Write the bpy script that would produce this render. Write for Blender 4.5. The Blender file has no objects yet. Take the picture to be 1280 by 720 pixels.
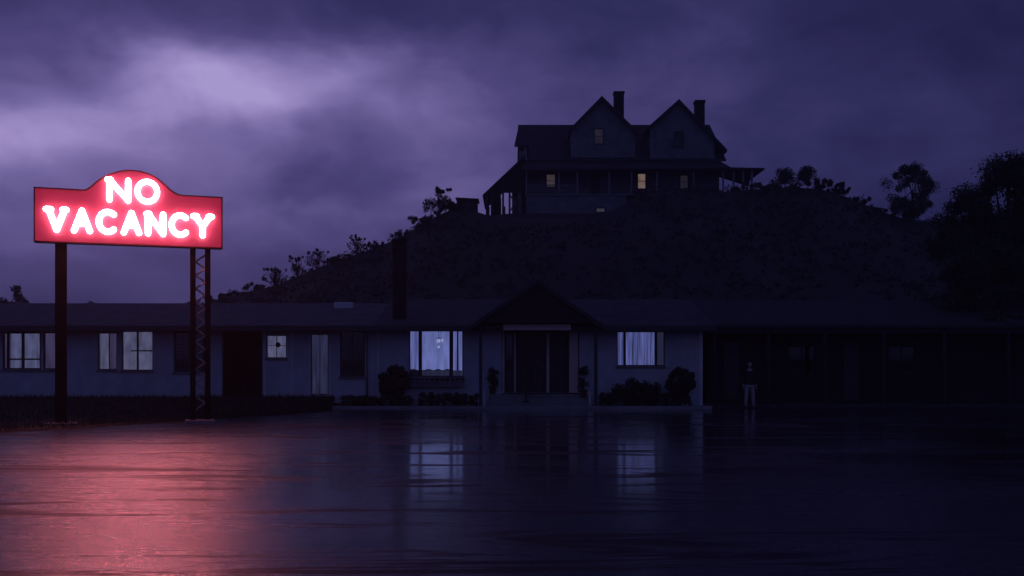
import bpy, bmesh, math, random
from mathutils import Vector, Matrix
PI = math.pi
F = 1244.0
CAMH = 2.0
HOR = 445.0
def PX(px, D): return (px - 640.0) * D / F
def PZ(py, D): return CAMH + (HOR - py) * D / F

scene = bpy.context.scene
col = scene.collection

# ------------------------------------------------------------------ materials
def nt(m):
    m.use_nodes = True
    return m.node_tree
def N(t, typ, **kw):
    n = t.nodes.new(typ)
    for k, v in kw.items():
        setattr(n, k, v)
    return n
def mat(name, c, rough=0.7, var=0.25, scale=3.0, bump=0.0, bscale=40.0, metal=0.0, c2=None, spec=0.5, pattern=None, stretch=(1, 1, 1)):
    m = bpy.data.materials.new(name)
    t = nt(m)
    b = t.nodes['Principled BSDF']
    tc = N(t, 'ShaderNodeTexCoord')
    mp = N(t, 'ShaderNodeMapping')
    mp.inputs['Scale'].default_value = stretch
    t.links.new(tc.outputs['Object'], mp.inputs['Vector'])
    no = N(t, 'ShaderNodeTexNoise')
    no.inputs['Scale'].default_value = scale
    no.inputs['Detail'].default_value = 6
    no.inputs['Roughness'].default_value = 0.65
    t.links.new(mp.outputs[0], no.inputs['Vector'])
    r = N(t, 'ShaderNodeValToRGB')
    r.color_ramp.elements[0].position = 0.3
    r.color_ramp.elements[1].position = 0.7
    lo = [x * (1 - var) for x in c] if c2 is None else c2
    hi = [x * (1 + var) for x in c] if c2 is None else c
    r.color_ramp.elements[0].color = (*lo, 1)
    r.color_ramp.elements[1].color = (*hi, 1)
    t.links.new(no.outputs['Fac'], r.inputs[0])
    t.links.new(r.outputs[0], b.inputs['Base Color'])
    b.inputs['Roughness'].default_value = rough
    b.inputs['Metallic'].default_value = metal
    b.inputs['Specular IOR Level'].default_value = spec
    hsrc = None
    if pattern == 'siding':
        w = N(t, 'ShaderNodeTexWave', wave_type='BANDS', bands_direction='Z', wave_profile='SAW')
        w.inputs['Scale'].default_value = 1.1
        w.inputs['Distortion'].default_value = 0.0
        t.links.new(tc.outputs['Object'], w.inputs['Vector'])
        hsrc = w.outputs['Fac']; bump = bump or 0.6
    elif pattern == 'boards':
        w = N(t, 'ShaderNodeTexWave', wave_type='BANDS', bands_direction='X', wave_profile='SAW')
        w.inputs['Scale'].default_value = 0.9
        t.links.new(tc.outputs['Object'], w.inputs['Vector'])
        hsrc = w.outputs['Fac']; bump = bump or 0.5
    elif pattern == 'brick':
        w = N(t, 'ShaderNodeTexBrick')
        w.inputs['Scale'].default_value = 4.0
        w.inputs['Color1'].default_value = (1, 1, 1, 1)
        w.inputs['Color2'].default_value = (.8, .8, .8, 1)
        w.inputs['Mortar'].default_value = (0, 0, 0, 1)
        mp2 = N(t, 'ShaderNodeMapping')
        mp2.inputs['Rotation'].default_value = (PI / 2, 0, 0)
        t.links.new(tc.outputs['Object'], mp2.inputs['Vector'])
        t.links.new(mp2.outputs[0], w.inputs['Vector'])
        hsrc = w.outputs['Color']; bump = bump or 0.5
    elif pattern == 'shingle':
        w = N(t, 'ShaderNodeTexBrick')
        w.inputs['Scale'].default_value = 3.0
        w.inputs['Mortar Size'].default_value = 0.03
        w.inputs['Color1'].default_value = (1, 1, 1, 1)
        w.inputs['Color2'].default_value = (.6, .6, .6, 1)
        w.inputs['Mortar'].default_value = (0, 0, 0, 1)
        t.links.new(tc.outputs['Object'], w.inputs['Vector'])
        hsrc = w.outputs['Color']; bump = bump or 0.7
    if hsrc is None and bump > 0:
        n2 = N(t, 'ShaderNodeTexNoise')
        n2.inputs['Scale'].default_value = bscale
        n2.inputs['Detail'].default_value = 4
        t.links.new(mp.outputs[0], n2.inputs['Vector'])
        hsrc = n2.outputs['Fac']
    if hsrc is not None:
        bp = N(t, 'ShaderNodeBump')
        bp.inputs['Strength'].default_value = bump
        bp.inputs['Distance'].default_value = 0.03
        t.links.new(hsrc, bp.inputs['Height'])
        t.links.new(bp.outputs[0], b.inputs['Normal'])
    return m

def emis(name, c, strength, var=0.0, scale=3.0, stretch=(1, 1, 1), base=(.3, .3, .35)):
    m = bpy.data.materials.new(name)
    t = nt(m)
    b = t.nodes['Principled BSDF']
    b.inputs['Base Color'].default_value = (*base, 1)
    b.inputs['Roughness'].default_value = 0.8
    b.inputs['Emission Color'].default_value = (*c, 1)
    b.inputs['Emission Strength'].default_value = strength
    if var > 0:
        tc = N(t, 'ShaderNodeTexCoord')
        mp = N(t, 'ShaderNodeMapping')
        mp.inputs['Scale'].default_value = stretch
        t.links.new(tc.outputs['Object'], mp.inputs['Vector'])
        no = N(t, 'ShaderNodeTexNoise')
        no.inputs['Scale'].default_value = scale
        no.inputs['Detail'].default_value = 3
        t.links.new(mp.outputs[0], no.inputs['Vector'])
        mr = N(t, 'ShaderNodeMapRange')
        mr.inputs['From Min'].default_value = .3
        mr.inputs['From Max'].default_value = .7
        mr.inputs['To Min'].default_value = strength * (1 - var)
        mr.inputs['To Max'].default_value = strength * (1 + var)
        t.links.new(no.outputs['Fac'], mr.inputs['Value'])
        t.links.new(mr.outputs[0], b.inputs['Emission Strength'])
    return m

def glass_mat(name):
    m = bpy.data.materials.new(name)
    t = nt(m)
    t.nodes.clear()
    o = N(t, 'ShaderNodeOutputMaterial')
    mx = N(t, 'ShaderNodeMixShader')
    tr = N(t, 'ShaderNodeBsdfTransparent')
    tr.inputs[0].default_value = (.9, .9, .92, 1)
    gl = N(t, 'ShaderNodeBsdfGlossy')
    gl.inputs['Roughness'].default_value = 0.04
    fr = N(t, 'ShaderNodeFresnel')
    fr.inputs[0].default_value = 1.5
    t.links.new(fr.outputs[0], mx.inputs[0])
    t.links.new(tr.outputs[0], mx.inputs[1])
    t.links.new(gl.outputs[0], mx.inputs[2])
    t.links.new(mx.outputs[0], o.inputs[0])
    return m

M = {}
M['stucco'] = mat('stucco', (.58, .59, .64), .85, .16, 1.2, bump=.25, bscale=60)
M['siding'] = mat('weathered_siding', (.20, .20, .225), .8, .3, .8, pattern='siding')
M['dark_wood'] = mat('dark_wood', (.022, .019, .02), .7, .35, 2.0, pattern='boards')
M['brown_wood'] = mat('brown_wood', (.028, .024, .023), .65, .3, 2.0, bump=.2)
M['shingle'] = mat('asphalt_shingle', (.125, .12, .135), .8, .3, 1.5, pattern='shingle')
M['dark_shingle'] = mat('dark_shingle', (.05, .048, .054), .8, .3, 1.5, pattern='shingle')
M['mid_shingle'] = mat('mid_shingle', (.08, .077, .088), .8, .3, 1.5, pattern='shingle')
M['brick'] = mat('sooty_brick', (.022, .018, .02), .85, .3, 3, pattern='brick')
M['trim'] = mat('pale_trim', (.82, .76, .72), .6, .12, 3, bump=.1)
M['frame'] = mat('tan_door_frame', (.80, .60, .50), .6, .12, 3, bump=.1)
M['grey_trim'] = mat('grey_trim', (.22, .21, .22), .6, .2, 3, bump=.1)
M['dark_trim'] = mat('dark_trim', (.05, .05, .055), .5, .25, 3, bump=.1)
M['door'] = mat('dark_door', (.055, .046, .046), .45, .25, 2.5, bump=.1)
M['white_door'] = mat('pale_door', (.62, .63, .66), .5, .12, 2.5, bump=.1)
M['concrete'] = mat('wet_concrete', (.20, .20, .205), .35, .3, 1.5, bump=.3, bscale=30)
M['kerb'] = mat('kerb_concrete', (.26, .26, .27), .4, .3, 1.5, bump=.3, bscale=30)
M['steel'] = mat('painted_steel', (.005, .005, .006), .8, .4, 4, bump=.15, spec=.1)
M['galv'] = mat('galvanised_steel', (.34, .33, .34), .45, .3, 6, bump=.15, metal=.5)
M['sign_body'] = mat('sign_cabinet_paint', (.05, .008, .012), .45, .3, 3, bump=.1)
M['sign_trim'] = mat('sign_rim_paint', (.035, .006, .009), .4, .3, 4, bump=.1)
M['soil'] = mat('wet_soil', (.018, .018, .014), .8, .4, 1.0, bump=.6, bscale=8)
M['hill'] = mat('hill_ground', (.052, .051, .046), .9, .25, .15, bump=.6, bscale=2)
M['leaf'] = mat('leaf_dark', (.045, .06, .035), .6, .45, 1.5)
M['leaf2'] = mat('leaf_olive', (.065, .07, .045), .65, .45, 1.0)
M['leaf_hedge'] = mat('leaf_hedge', (.04, .055, .035), .55, .4, 2.5)
M['brush'] = mat('dry_brush', (.058, .057, .050), .8, .25, .4)
M['grass'] = mat('wet_grass', (.022, .032, .016), .6, .4, 1.0)
M['bark'] = mat('bark', (.06, .05, .042), .85, .35, 3, bump=.6, bscale=12, stretch=(3, 3, .6))
M['skin'] = mat('skin', (.50, .36, .30), .5, .05, 5)
M['hair'] = mat('hair', (.03, .022, .018), .6, .2, 30)
M['jacket'] = mat('black_jacket', (.016, .016, .018), .75, .3, 6, bump=.3)
M['trouser'] = mat('pale_trousers', (.42, .41, .43), .8, .12, 6, bump=.3)
M['shoe'] = mat('shoe', (.08, .075, .075), .5, .2, 8)
M['black'] = mat('black_paint', (.015, .015, .016), .5, .3, 5, bump=.1)
M['pot'] = mat('clay_pot', (.10, .075, .065), .7, .25, 5, bump=.2)
M['flower'] = mat('pale_flower', (.45, .40, .42), .7, .2, 10)
M['vent'] = mat('vent_metal', (.75, .75, .78), .35, .1, 4)
M['glass'] = glass_mat('window_glass')
M['interior'] = mat('interior_wall', (.12, .12, .14), .9, .1, 2)

# ------------------------------------------------------------------ mesh helpers
def quad_box(bm, x0, x1, y0, y1, z0, z1):
    vs = [bm.verts.new(p) for p in ((x0, y0, z0), (x1, y0, z0), (x1, y1, z0), (x0, y1, z0),
                                    (x0, y0, z1), (x1, y0, z1), (x1, y1, z1), (x0, y1, z1))]
    for f in ((3, 2, 1, 0), (4, 5, 6, 7), (0, 1, 5, 4), (1, 2, 6, 5), (2, 3, 7, 6), (3, 0, 4, 7)):
        bm.faces.new([vs[i] for i in f])
    return vs
def prism(bm, pts, y0, y1):
    """pts: (x,z) outline counter-clockwise seen from -y, extruded y0..y1"""
    a = [bm.verts.new((x, y0, z)) for x, z in pts]
    b = [bm.verts.new((x, y1, z)) for x, z in pts]
    bm.faces.new(a)
    bm.faces.new(b[::-1])
    n = len(pts)
    for i in range(n):
        j = (i + 1) % n
        bm.faces.new((a[j], a[i], b[i], b[j]))
def slab(bm, corners, th):
    """a plate: four upper corners, thickness th downwards"""
    a = [bm.verts.new(p) for p in corners]
    b = [bm.verts.new((p[0], p[1], p[2] - th)) for p in corners]
    n = len(corners)
    bm.faces.new(a)
    bm.faces.new(b[::-1])
    for i in range(n):
        j = (i + 1) % n
        bm.faces.new((a[j], a[i], b[i], b[j]))
def tube(bm, pts, radii, seg=8, caps=True, flat=1.0):
    rings = []
    n = len(pts)
    P = [Vector(p) for p in pts]
    if not hasattr(radii, '__len__'): radii = [radii] * n
    prev = None
    for i in range(n):
        d = (P[min(i + 1, n - 1)] - P[max(i - 1, 0)]).normalized()
        if prev is None:
            u = d.cross(Vector((0, 0, 1)))
            if u.length < .1: u = d.cross(Vector((0, 1, 0)))
            u.normalize()
        else:
            u = (prev - d * prev.dot(d)).normalized()
        prev = u
        v = d.cross(u)
        rings.append([bm.verts.new(P[i] + (u * math.cos(2 * PI * k / seg) + v * math.sin(2 * PI * k / seg)) * radii[i]) for k in range(seg)])
    for i in range(n - 1):
        for k in range(seg):
            bm.faces.new((rings[i][k], rings[i][(k + 1) % seg], rings[i + 1][(k + 1) % seg], rings[i + 1][k]))
    if caps:
        bm.faces.new(rings[0][::-1]); bm.faces.new(rings[-1])
def lathe(bm, prof, cx=0, cy=0, seg=20):
    rings = [[bm.verts.new((cx + r * math.cos(2 * PI * k / seg), cy + r * math.sin(2 * PI * k / seg), z)) for k in range(seg)] for r, z in prof]
    for i in range(len(rings) - 1):
        for k in range(seg):
            bm.faces.new((rings[i][k], rings[i][(k + 1) % seg], rings[i + 1][(k + 1) % seg], rings[i + 1][k]))
    bm.faces.new(rings[0][::-1]); bm.faces.new(rings[-1])
def sphere(bm, c, r, sx=1, sy=1, sz=1, sub=2):
    ret = bmesh.ops.create_icosphere(bm, subdivisions=sub, radius=r)
    for v in ret['verts']:
        v.co = Vector((v.co.x * sx + c[0], v.co.y * sy + c[1], v.co.z * sz + c[2]))
    return ret['verts']
def wall_grid(bm, x0, x1, z0, z1, y0, y1, holes):
    """a wall in the xz plane, thickness y0..y1, with rectangular openings; only exposed faces"""
    xs = sorted({x0, x1, *[h[0] for h in holes], *[h[1] for h in holes]})
    zs = sorted({z0, z1, *[h[2] for h in holes], *[h[3] for h in holes]})
    xs = [x for x in xs if x0 <= x <= x1]; zs = [z for z in zs if z0 <= z <= z1]
    def solid(i, k):
        if i < 0 or k < 0 or i >= len(xs) - 1 or k >= len(zs) - 1: return False
        cx = (xs[i] + xs[i + 1]) / 2; cz = (zs[k] + zs[k + 1]) / 2
        return not any(h[0] < cx < h[1] and h[2] < cz < h[3] for h in holes)
    cache = {}
    def V(x, y, z):
        key = (round(x, 5), round(y, 5), round(z, 5))
        if key not in cache: cache[key] = bm.verts.new(key)
        return cache[key]
    for i in range(len(xs) - 1):
        for k in range(len(zs) - 1):
            if not solid(i, k): continue
            a, b, c, d = xs[i], xs[i + 1], zs[k], zs[k + 1]
            bm.faces.new((V(a, y0, c), V(b, y0, c), V(b, y0, d), V(a, y0, d)))
            bm.faces.new((V(b, y1, c), V(a, y1, c), V(a, y1, d), V(b, y1, d)))
            if not solid(i - 1, k): bm.faces.new((V(a, y1, c), V(a, y0, c), V(a, y0, d), V(a, y1, d)))
            if not solid(i + 1, k): bm.faces.new((V(b, y0, c), V(b, y1, c), V(b, y1, d), V(b, y0, d)))
            if not solid(i, k - 1): bm.faces.new((V(a, y1, c), V(b, y1, c), V(b, y0, c), V(a, y0, c)))
            if not solid(i, k + 1): bm.faces.new((V(a, y0, d), V(b, y0, d), V(b, y1, d), V(a, y1, d)))

def obj(name, bm, m, parent=None, smooth=False, bevel=0.0):
    me = bpy.data.meshes.new(name)
    bm.to_mesh(me); bm.free()
    o = bpy.data.objects.new(name, me)
    col.objects.link(o)
    if m is not None: me.materials.append(m)
    if smooth: me.polygons.foreach_set('use_smooth', [True] * len(me.polygons))
    if parent is not None: o.parent = parent
    if bevel > 0:
        md = o.modifiers.new('bevel', 'BEVEL'); md.width = bevel; md.segments = 2; md.limit_method = 'ANGLE'
    return o
def pyobj(name, verts, faces, m, parent=None, smooth=False):
    me = bpy.data.meshes.new(name)
    me.from_pydata(verts, [], faces)
    o = bpy.data.objects.new(name, me)
    col.objects.link(o)
    me.materials.append(m)
    if smooth: me.polygons.foreach_set('use_smooth', [True] * len(me.polygons))
    if parent is not None: o.parent = parent
    return o
def tag(o, label=None, cat=None, group=None, kind=None):
    if label: o['label'] = label
    if cat: o['category'] = cat
    if group: o['group'] = group
    if kind: o['kind'] = kind
    return o
def empty(name, loc=(0, 0, 0), rz=0.0, label=None, cat=None, group=None):
    o = bpy.data.objects.new(name, None)
    o.empty_display_size = .3
    col.objects.link(o)
    o.location = loc; o.rotation_euler = (0, 0, rz)
    return tag(o, label, cat, group)
def B(): return bmesh.new()
def boxobj(name, m, parent, x0, x1, y0, y1, z0, z1, bevel=0.0):
    bm = B(); quad_box(bm, x0, x1, y0, y1, z0, z1)
    return obj(name, bm, m, parent, bevel=bevel)

# ------------------------------------------------------------------ foliage
def leaf_quads(rng, clumps, n, size, verts, faces, flat=1.0):
    """n leaf-sized faces scattered in the clumps [(c, r)]"""
    for _ in range(n):
        c, r = rng.choice(clumps)
        d = Vector((rng.gauss(0, 1), rng.gauss(0, 1), rng.gauss(0, 1)))
        d.normalize()
        rr = r * (rng.random() ** .45)
        p = Vector(c) + Vector((d.x * rr, d.y * rr, d.z * rr * flat))
        a = Vector((rng.uniform(-1, 1), rng.uniform(-1, 1), rng.uniform(-1, 1))).normalized()
        b = a.cross(Vector((rng.uniform(-1, 1), rng.uniform(-1, 1), rng.uniform(-1, 1)))).normalized()
        s = size * rng.uniform(.6, 1.4)
        i = len(verts)
        verts += [p - a * s, p + b * s * .45, p + a * s, p - b * s * .45]
        faces.append((i, i + 1, i + 2, i + 3))

def make_tree(name, label, cat, X, Y, zb, H, R, seed, nclump=38, nleaf=7000, leaf=.14, m='leaf', group=None, trunk_r=.2, crown_lo=.3, lean=0.0):
    rng = random.Random(seed)
    root = empty(name, (X, Y, zb), 0, label, cat, group)
    tb = B()
    th = H * .62
    tp = []
    x = y = 0
    for i in range(6):
        t = i / 5
        tp.append((x + lean * t, y, -.2 + (th + .2) * t)); x += rng.uniform(-.12, .12) * R * .3; y += rng.uniform(-.12, .12) * R * .3
    tube(tb, tp, [trunk_r * (1.25 - .85 * i / 5) for i in range(6)], 9)
    clumps = []
    for i in range(nclump):
        a = rng.uniform(0, 2 * PI); u = rng.uniform(-1, 1)
        rad = R * math.sqrt(max(0, 1 - abs(u) ** 2.2)) * rng.uniform(.35, 1.08)
        cz = H * (crown_lo + 1) / 2 + u * H * (1 - crown_lo) / 2 * .93
        c = (lean + rad * math.cos(a), rad * math.sin(a), cz)
        clumps.append((c, R * rng.uniform(.13, .3)))
        if i % 2 == 0:
            k = min(5, max(2, int(rng.uniform(2, 5.9))))
            s = tp[k]; mid = [(s[0] + c[0]) / 2, (s[1] + c[1]) / 2, (s[2] + c[2]) / 2 - .06 * R]
            tube(tb, [s, mid, c], [trunk_r * .38, trunk_r * .22, trunk_r * .06], 6)
    obj('trunk', tb, M['bark'], root, True)
    v, f = [], []
    leaf_quads(rng, clumps, nleaf, leaf, v, f)
    # stray twigs leave the outline uneven
    leaf_quads(rng, [(c, r * 1.35) for c, r in clumps], nleaf // 8, leaf, v, f)
    pyobj('crown', v, f, M[m], root)
    return root

def make_shrub(name, label, cat, X, Y, zb, W, H, seed, n=1600, leaf=.06, m='leaf', group=None, twig=False, ball=False):
    rng = random.Random(seed)
    root = empty(name, (X, Y, zb), 0, label, cat, group)
    tb = B()
    clumps = []
    if ball:
        r = W / 2
        for i in range(60):
            a = rng.uniform(0, 2 * PI); u = rng.uniform(-1, 1); s = math.sqrt(1 - u * u)
            q = rng.uniform(.55, .88)
            clumps.append(((r * q * s * math.cos(a), r * q * s * math.sin(a), H - r * 1.05 + r * 1.05 * u * q), r * .2))
        tube(tb, [(0, 0, -.05), (.02, 0, H - r)], [.05, .04], 7)
        for c, _ in clumps[:14]:
            tube(tb, [(.02, 0, H - r * 1.3), c], [.02, .006], 5)
    else:
        k = 12 if not twig else 16
        for i in range(k):
            a = rng.uniform(0, 2 * PI); q = math.sqrt(rng.random())
            hh = H * rng.uniform(.35, .95) * (1 - .35 * q)
            c = (W / 2 * q * math.cos(a), W / 2 * q * math.sin(a), hh)
            clumps.append((c, min(W, H) * (rng.uniform(.12, .24) if twig else rng.uniform(.18, .3))))
            tube(tb, [(0, 0, -.1), (c[0] * .4, c[1] * .4, hh * .5), c], [.03, .02, .006], 5)
        if twig:
            for i in range(14):
                a = rng.uniform(0, 2 * PI)
                e = (W * .5 * math.cos(a) * rng.random(), W * .5 * math.sin(a) * rng.random(), H * rng.uniform(.9, 1.18))
                tube(tb, [(0, 0, H * .3), (e[0] * .6, e[1] * .6, H * .7), e], [.03, .02, .008], 4)
                clumps.append((e, W * .06))
    obj('stem', tb, M['bark'], root, True)
    v, f = [], []
    leaf_quads(rng, clumps, n, leaf, v, f)
    pyobj('foliage', v, f, M[m], root)
    return root

# ------------------------------------------------------------------ terrain
# outline of the hill against the sky: (pixel x, pixel y) read at the crest distance
CREST = 93.0
prof = [(-900, 430), (-300, 415), (0, 402), (150, 395), (240, 384), (300, 368), (345, 357), (400, 334), (450, 316), (500, 299), (530, 279), (548, 267),
        (572, 261), (597, 262), (608, 270), (650, 273), (700, 273), (760, 271), (790, 243), (850, 239), (900, 240), (950, 236), (1000, 233), (1050, 243),
        (1080, 258), (1110, 270), (1190, 281), (1300, 292), (1500, 310), (2000, 350), (2700, 400)]
profw = [(PX(a, CREST), PZ(b, CREST)) for a, b in prof]
def crest(x):
    if x <= profw[0][0]: return profw[0][1]
    for (a, za), (b, zb) in zip(profw, profw[1:]):
        if x <= b:
            t = (x - a) / (b - a)
            return za + (zb - za) * t
    return profw[-1][1]
def sm(t):
    t = min(1, max(0, t)); return t * t * (3 - 2 * t)
def hash2(x, y, s=1.0):
    from mathutils import noise
    return noise.noise(Vector((x * s, y * s, 3.7)))
def hill_z(x, y):
    if y < 46: return -0.12
    t = (y - 46) / (CREST - 46)
    c = crest(x)
    if t <= 1:
        z = c * (t ** 1.35) * (0.35 + 0.65 * sm(t * 1.15)) if t < .87 else None
        base = (.87 ** 1.35) * (0.35 + 0.65 * sm(.87 * 1.15))
        if z is None:
            z = c * (base + (1 - base) * sm((t - .87) / .13))
        n = hash2(x, y, .12) * .7 + hash2(x, y, .4) * .25
        z += n * min(1, t * 2) * (1 if t < .9 else (1 - t) * 10)
        z = min(z, CAMH + (c - CAMH) * y / CREST - .05 * (1 - t))
    else:
        z = c + hash2(x, y, .2) * .25 * min(1, (t - 1) * 20)
        # level pad under the big house
        pad = 15.9
        wx = sm((x - PX(590, 100)) / 3) * sm((PX(960, 100) + 6 - x) / 6)
        z = z * (1 - wx) + pad * wx if y > 97 else z + (pad - z) * wx * sm((y - 94.5) / 2.5)
        z -= max(0, y - 125) * .12 * (1 if z > 1 else 0)
        z = max(z, -.1 if y > 400 else z)
        z = max(z, -.12)
    return z
def terrain():
    xs = [-2500, -1200, -600, -320, -200, -140] + [-110 + i * 2.0 for i in range(116)] + [124, 160, 220, 330, 600, 1200, 2500]
    ys = [-600, -200, -60, 0, 20, 35, 46] + [48 + i * 2 for i in range(22)] + [92, 93, 94, 95, 96, 97, 98, 100, 103, 107, 112, 118, 125, 140, 160, 200, 260, 400, 800, 1500, 3000]
    v = [(x, y, hill_z(x, y)) for y in ys for x in xs]
    nx = len(xs)
    f = [(j * nx + i, j * nx + i + 1, (j + 1) * nx + i + 1, (j + 1) * nx + i) for j in range(len(ys) - 1) for i in range(nx - 1)]
    return v, f
v, f = terrain()
o = pyobj('hill', v, f, M['hill'], smooth=True); tag(o, kind='structure')

# brush covering the slope: nobody could count it
rng = random.Random(4)
v, f = [], []
for i in range(2600):
    y = 56 + (CREST + 1 - 56) * rng.random() ** .7
    x = rng.uniform(PX(200, y), PX(1330, y))
    if crest(x) < 5 and rng.random() < .5: continue
    if y > 90 and PX(592, 95) < x < PX(780, 95): continue
    h = rng.uniform(.2, .65)
    z = hill_z(x, y)
    leaf_quads(rng, [((x, y, z + h * .35), h * .5), ((x + rng.uniform(-.5, .5), y, z + h * .6), h * .45)], 22, .11, v, f)
o = pyobj('hillside_brush', v, f, M['brush']); tag(o, 'low dry brush covering the dark hill slope', 'brush', kind='stuff')

# ------------------------------------------------------------------ parking lot
def asphalt():
    m = bpy.data.materials.new('wet_asphalt')
    t = nt(m); b = t.nodes['Principled BSDF']
    tc = N(t, 'ShaderNodeTexCoord')
    def noise(scale, detail=5, rough=.6, stretch=(1, 1, 1), dist=0.0):
        mp = N(t, 'ShaderNodeMapping'); mp.inputs['Scale'].default_value = stretch
        t.links.new(tc.outputs['Object'], mp.inputs['Vector'])
        n = N(t, 'ShaderNodeTexNoise')
        n.inputs['Scale'].default_value = scale; n.inputs['Detail'].default_value = detail
        n.inputs['Roughness'].default_value = rough; n.inputs['Distortion'].default_value = dist
        t.links.new(mp.outputs[0], n.inputs['Vector'])
        return n.outputs['Fac']
    def rng_(src, a, b_, c, d, smooth=True):
        r = N(t, 'ShaderNodeMapRange'); 
        if smooth: r.interpolation_type = 'SMOOTHSTEP'
        for k, val in zip(('From Min', 'From Max', 'To Min', 'To Max'), (a, b_, c, d)): r.inputs[k].default_value = val
        t.links.new(src, r.inputs['Value']); return r.outputs[0]
    pud = noise(.22, 6, .62, (.45, 1.0, 1), .4)     # where the film of water lies
    sep = N(t, 'ShaderNodeSeparateXYZ'); t.links.new(tc.outputs['Object'], sep.inputs[0])
    # the lot is coarser towards the sign, smoother before the office
    sx_ = rng_(sep.outputs['X'], -5.5, -2.0, 0, 1); sy_ = rng_(sep.outputs['Y'], 9.0, 19.0, .15, 1)
    smn = N(t, 'ShaderNodeMath', operation='MULTIPLY'); t.links.new(sx_, smn.inputs[0]); t.links.new(sy_, smn.inputs[1]); sm_ = smn.outputs[0]
    film = rng_(pud, .36, .50, .55, 1)
    mask = N(t, 'ShaderNodeMath', operation='MULTIPLY'); t.links.new(sm_, mask.inputs[0]); t.links.new(film, mask.inputs[1])
    drain = noise(.75, 9, .72, (.17, 1.0, 1), 1.2)    # drier bands
    dry = rng_(drain, DRY0, DRY0 + .08, 0, 1)
    fine = noise(30, 4, .7, (.28, 1.0, 1))
    rip = noise(6.0, 6, .70, (.055, 1.0, 1), .12)
    cr = N(t, 'ShaderNodeValToRGB')
    cr.color_ramp.elements[0].color = (.016, .019, .026, 1); cr.color_ramp.elements[1].color = (.040, .045, .056, 1)
    t.links.new(fine, cr.inputs[0]); t.links.new(cr.outputs[0], b.inputs['Base Color'])
    def lerp(src, lo, hi, base=None):
        n = N(t, 'ShaderNodeMath', operation='MULTIPLY_ADD'); t.links.new(src, n.inputs[0]); n.inputs[1].default_value = hi - lo
        if base is None: n.inputs[2].default_value = lo
        else: t.links.new(base, n.inputs[2])
        return n.outputs[0]
    r1 = lerp(mask.outputs[0], ROUGH_BASE, ROUGH_WET)
    t.links.new(lerp(dry, 0, .25, r1), b.inputs['Roughness'])
    t.links.new(lerp(dry, SPEC, .12), b.inputs['Specular IOR Level'])
    nd = lerp(dry, 1, 0)
    cw = N(t, 'ShaderNodeMath', operation='MULTIPLY'); t.links.new(nd, cw.inputs[0]); t.links.new(lerp(mask.outputs[0], 0, COAT), cw.inputs[1])
    t.links.new(cw.outputs[0], b.inputs['Coat Weight'])
    tm = N(t, 'ShaderNodeMix', data_type='RGBA'); t.links.new(sm_, tm.inputs[0])
    tm.inputs[6].default_value = (1, 1, 1, 1); tm.inputs[7].default_value = (.74, .86, 1, 1)
    t.links.new(tm.outputs[2], b.inputs['Specular Tint'])
    b.inputs['Coat Roughness'].default_value = .08
    b.inputs['Coat IOR'].default_value = 1.33
    bp = N(t, 'ShaderNodeBump'); bp.inputs['Distance'].default_value = .012; bp.inputs['Strength'].default_value = .18
    t.links.new(fine, bp.inputs['Height'])
    bp2 = N(t, 'ShaderNodeBump'); bp2.inputs['Distance'].default_value = .05
    t.links.new(lerp(mask.outputs[0], RIP, RIP * .2), bp2.inputs['Strength'])
    t.links.new(rip, bp2.inputs['Height']); t.links.new(bp.outputs[0], bp2.inputs['Normal'])
    t.links.new(bp2.outputs[0], b.inputs['Normal'])
    bp3 = N(t, 'ShaderNodeBump'); bp3.inputs['Distance'].default_value = .012; bp3.inputs['Strength'].default_value = RIP * .2
    t.links.new(rip, bp3.inputs['Height']); t.links.new(bp3.outputs[0], b.inputs['Coat Normal'])
    return m
ROUGH_BASE, ROUGH_WET, COAT, RIP, SPEC, DRY0 = .24, .16, 1.0, .85, 1.0, .505
M['asphalt'] = asphalt()
M['asphalt_edge'] = mat('worn_asphalt_edge', (.04, .04, .042), .6, .3, 3, bump=.4)
v = [(-80, -60, 0), (80, -60, 0), (80, 39.6, 0), (7.45, 39.6, 0), (7.45, 37.0, 0), (-7.0, 37.0, 0), (-7.0, 36.4, 0), (-80, 36.4, 0)]
o = pyobj('parking_lot', v, [tuple(range(8))], M['asphalt']); tag(o, kind='structure')

# raised planted bed at the left and its grass
edge = [(-34, 18.5), (-20, 23.2), (-15.2, 25.1), (-13.4, 26.1), (-11.9, 27.9), (-10.4, 30.1), (-8.8, 32.4), (-7.6, 34.2), (-6.9, 35.6), (-6.75, 37.3)]
def bed_z(t): return .05 + .40 * sm(t)
v, f = [], []
nb = 14
for (x, y) in edge:
    # two-step rim, then a bank up to the wall foot
    for k in range(nb + 1):
        t = k / nb
        yy = y + (38.02 - y) * t
        v.append((x, yy, bed_z(t) + (hash2(x, yy, .9) * .04 if 0 < k < nb else 0)))
    v.append((x, y - .01, -.05))
w_ = nb + 2
for i in range(len(edge) - 1):
    for k in range(nb):
        f.append((i * w_ + k, (i + 1) * w_ + k, (i + 1) * w_ + k + 1, i * w_ + k + 1))
    f.append((i * w_ + nb + 1, (i + 1) * w_ + nb + 1, (i + 1) * w_, i * w_))
o = pyobj('planting_bed', v, f, M['soil'], smooth=True); tag(o, kind='structure')
rng = random.Random(9)
v, f = [], []
def edge_y(x):
    for (a, ya), (b, yb) in zip(edge, edge[1:]):
        if a <= x <= b: return ya + (yb - ya) * (x - a) / (b - a)
    return 40
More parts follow.
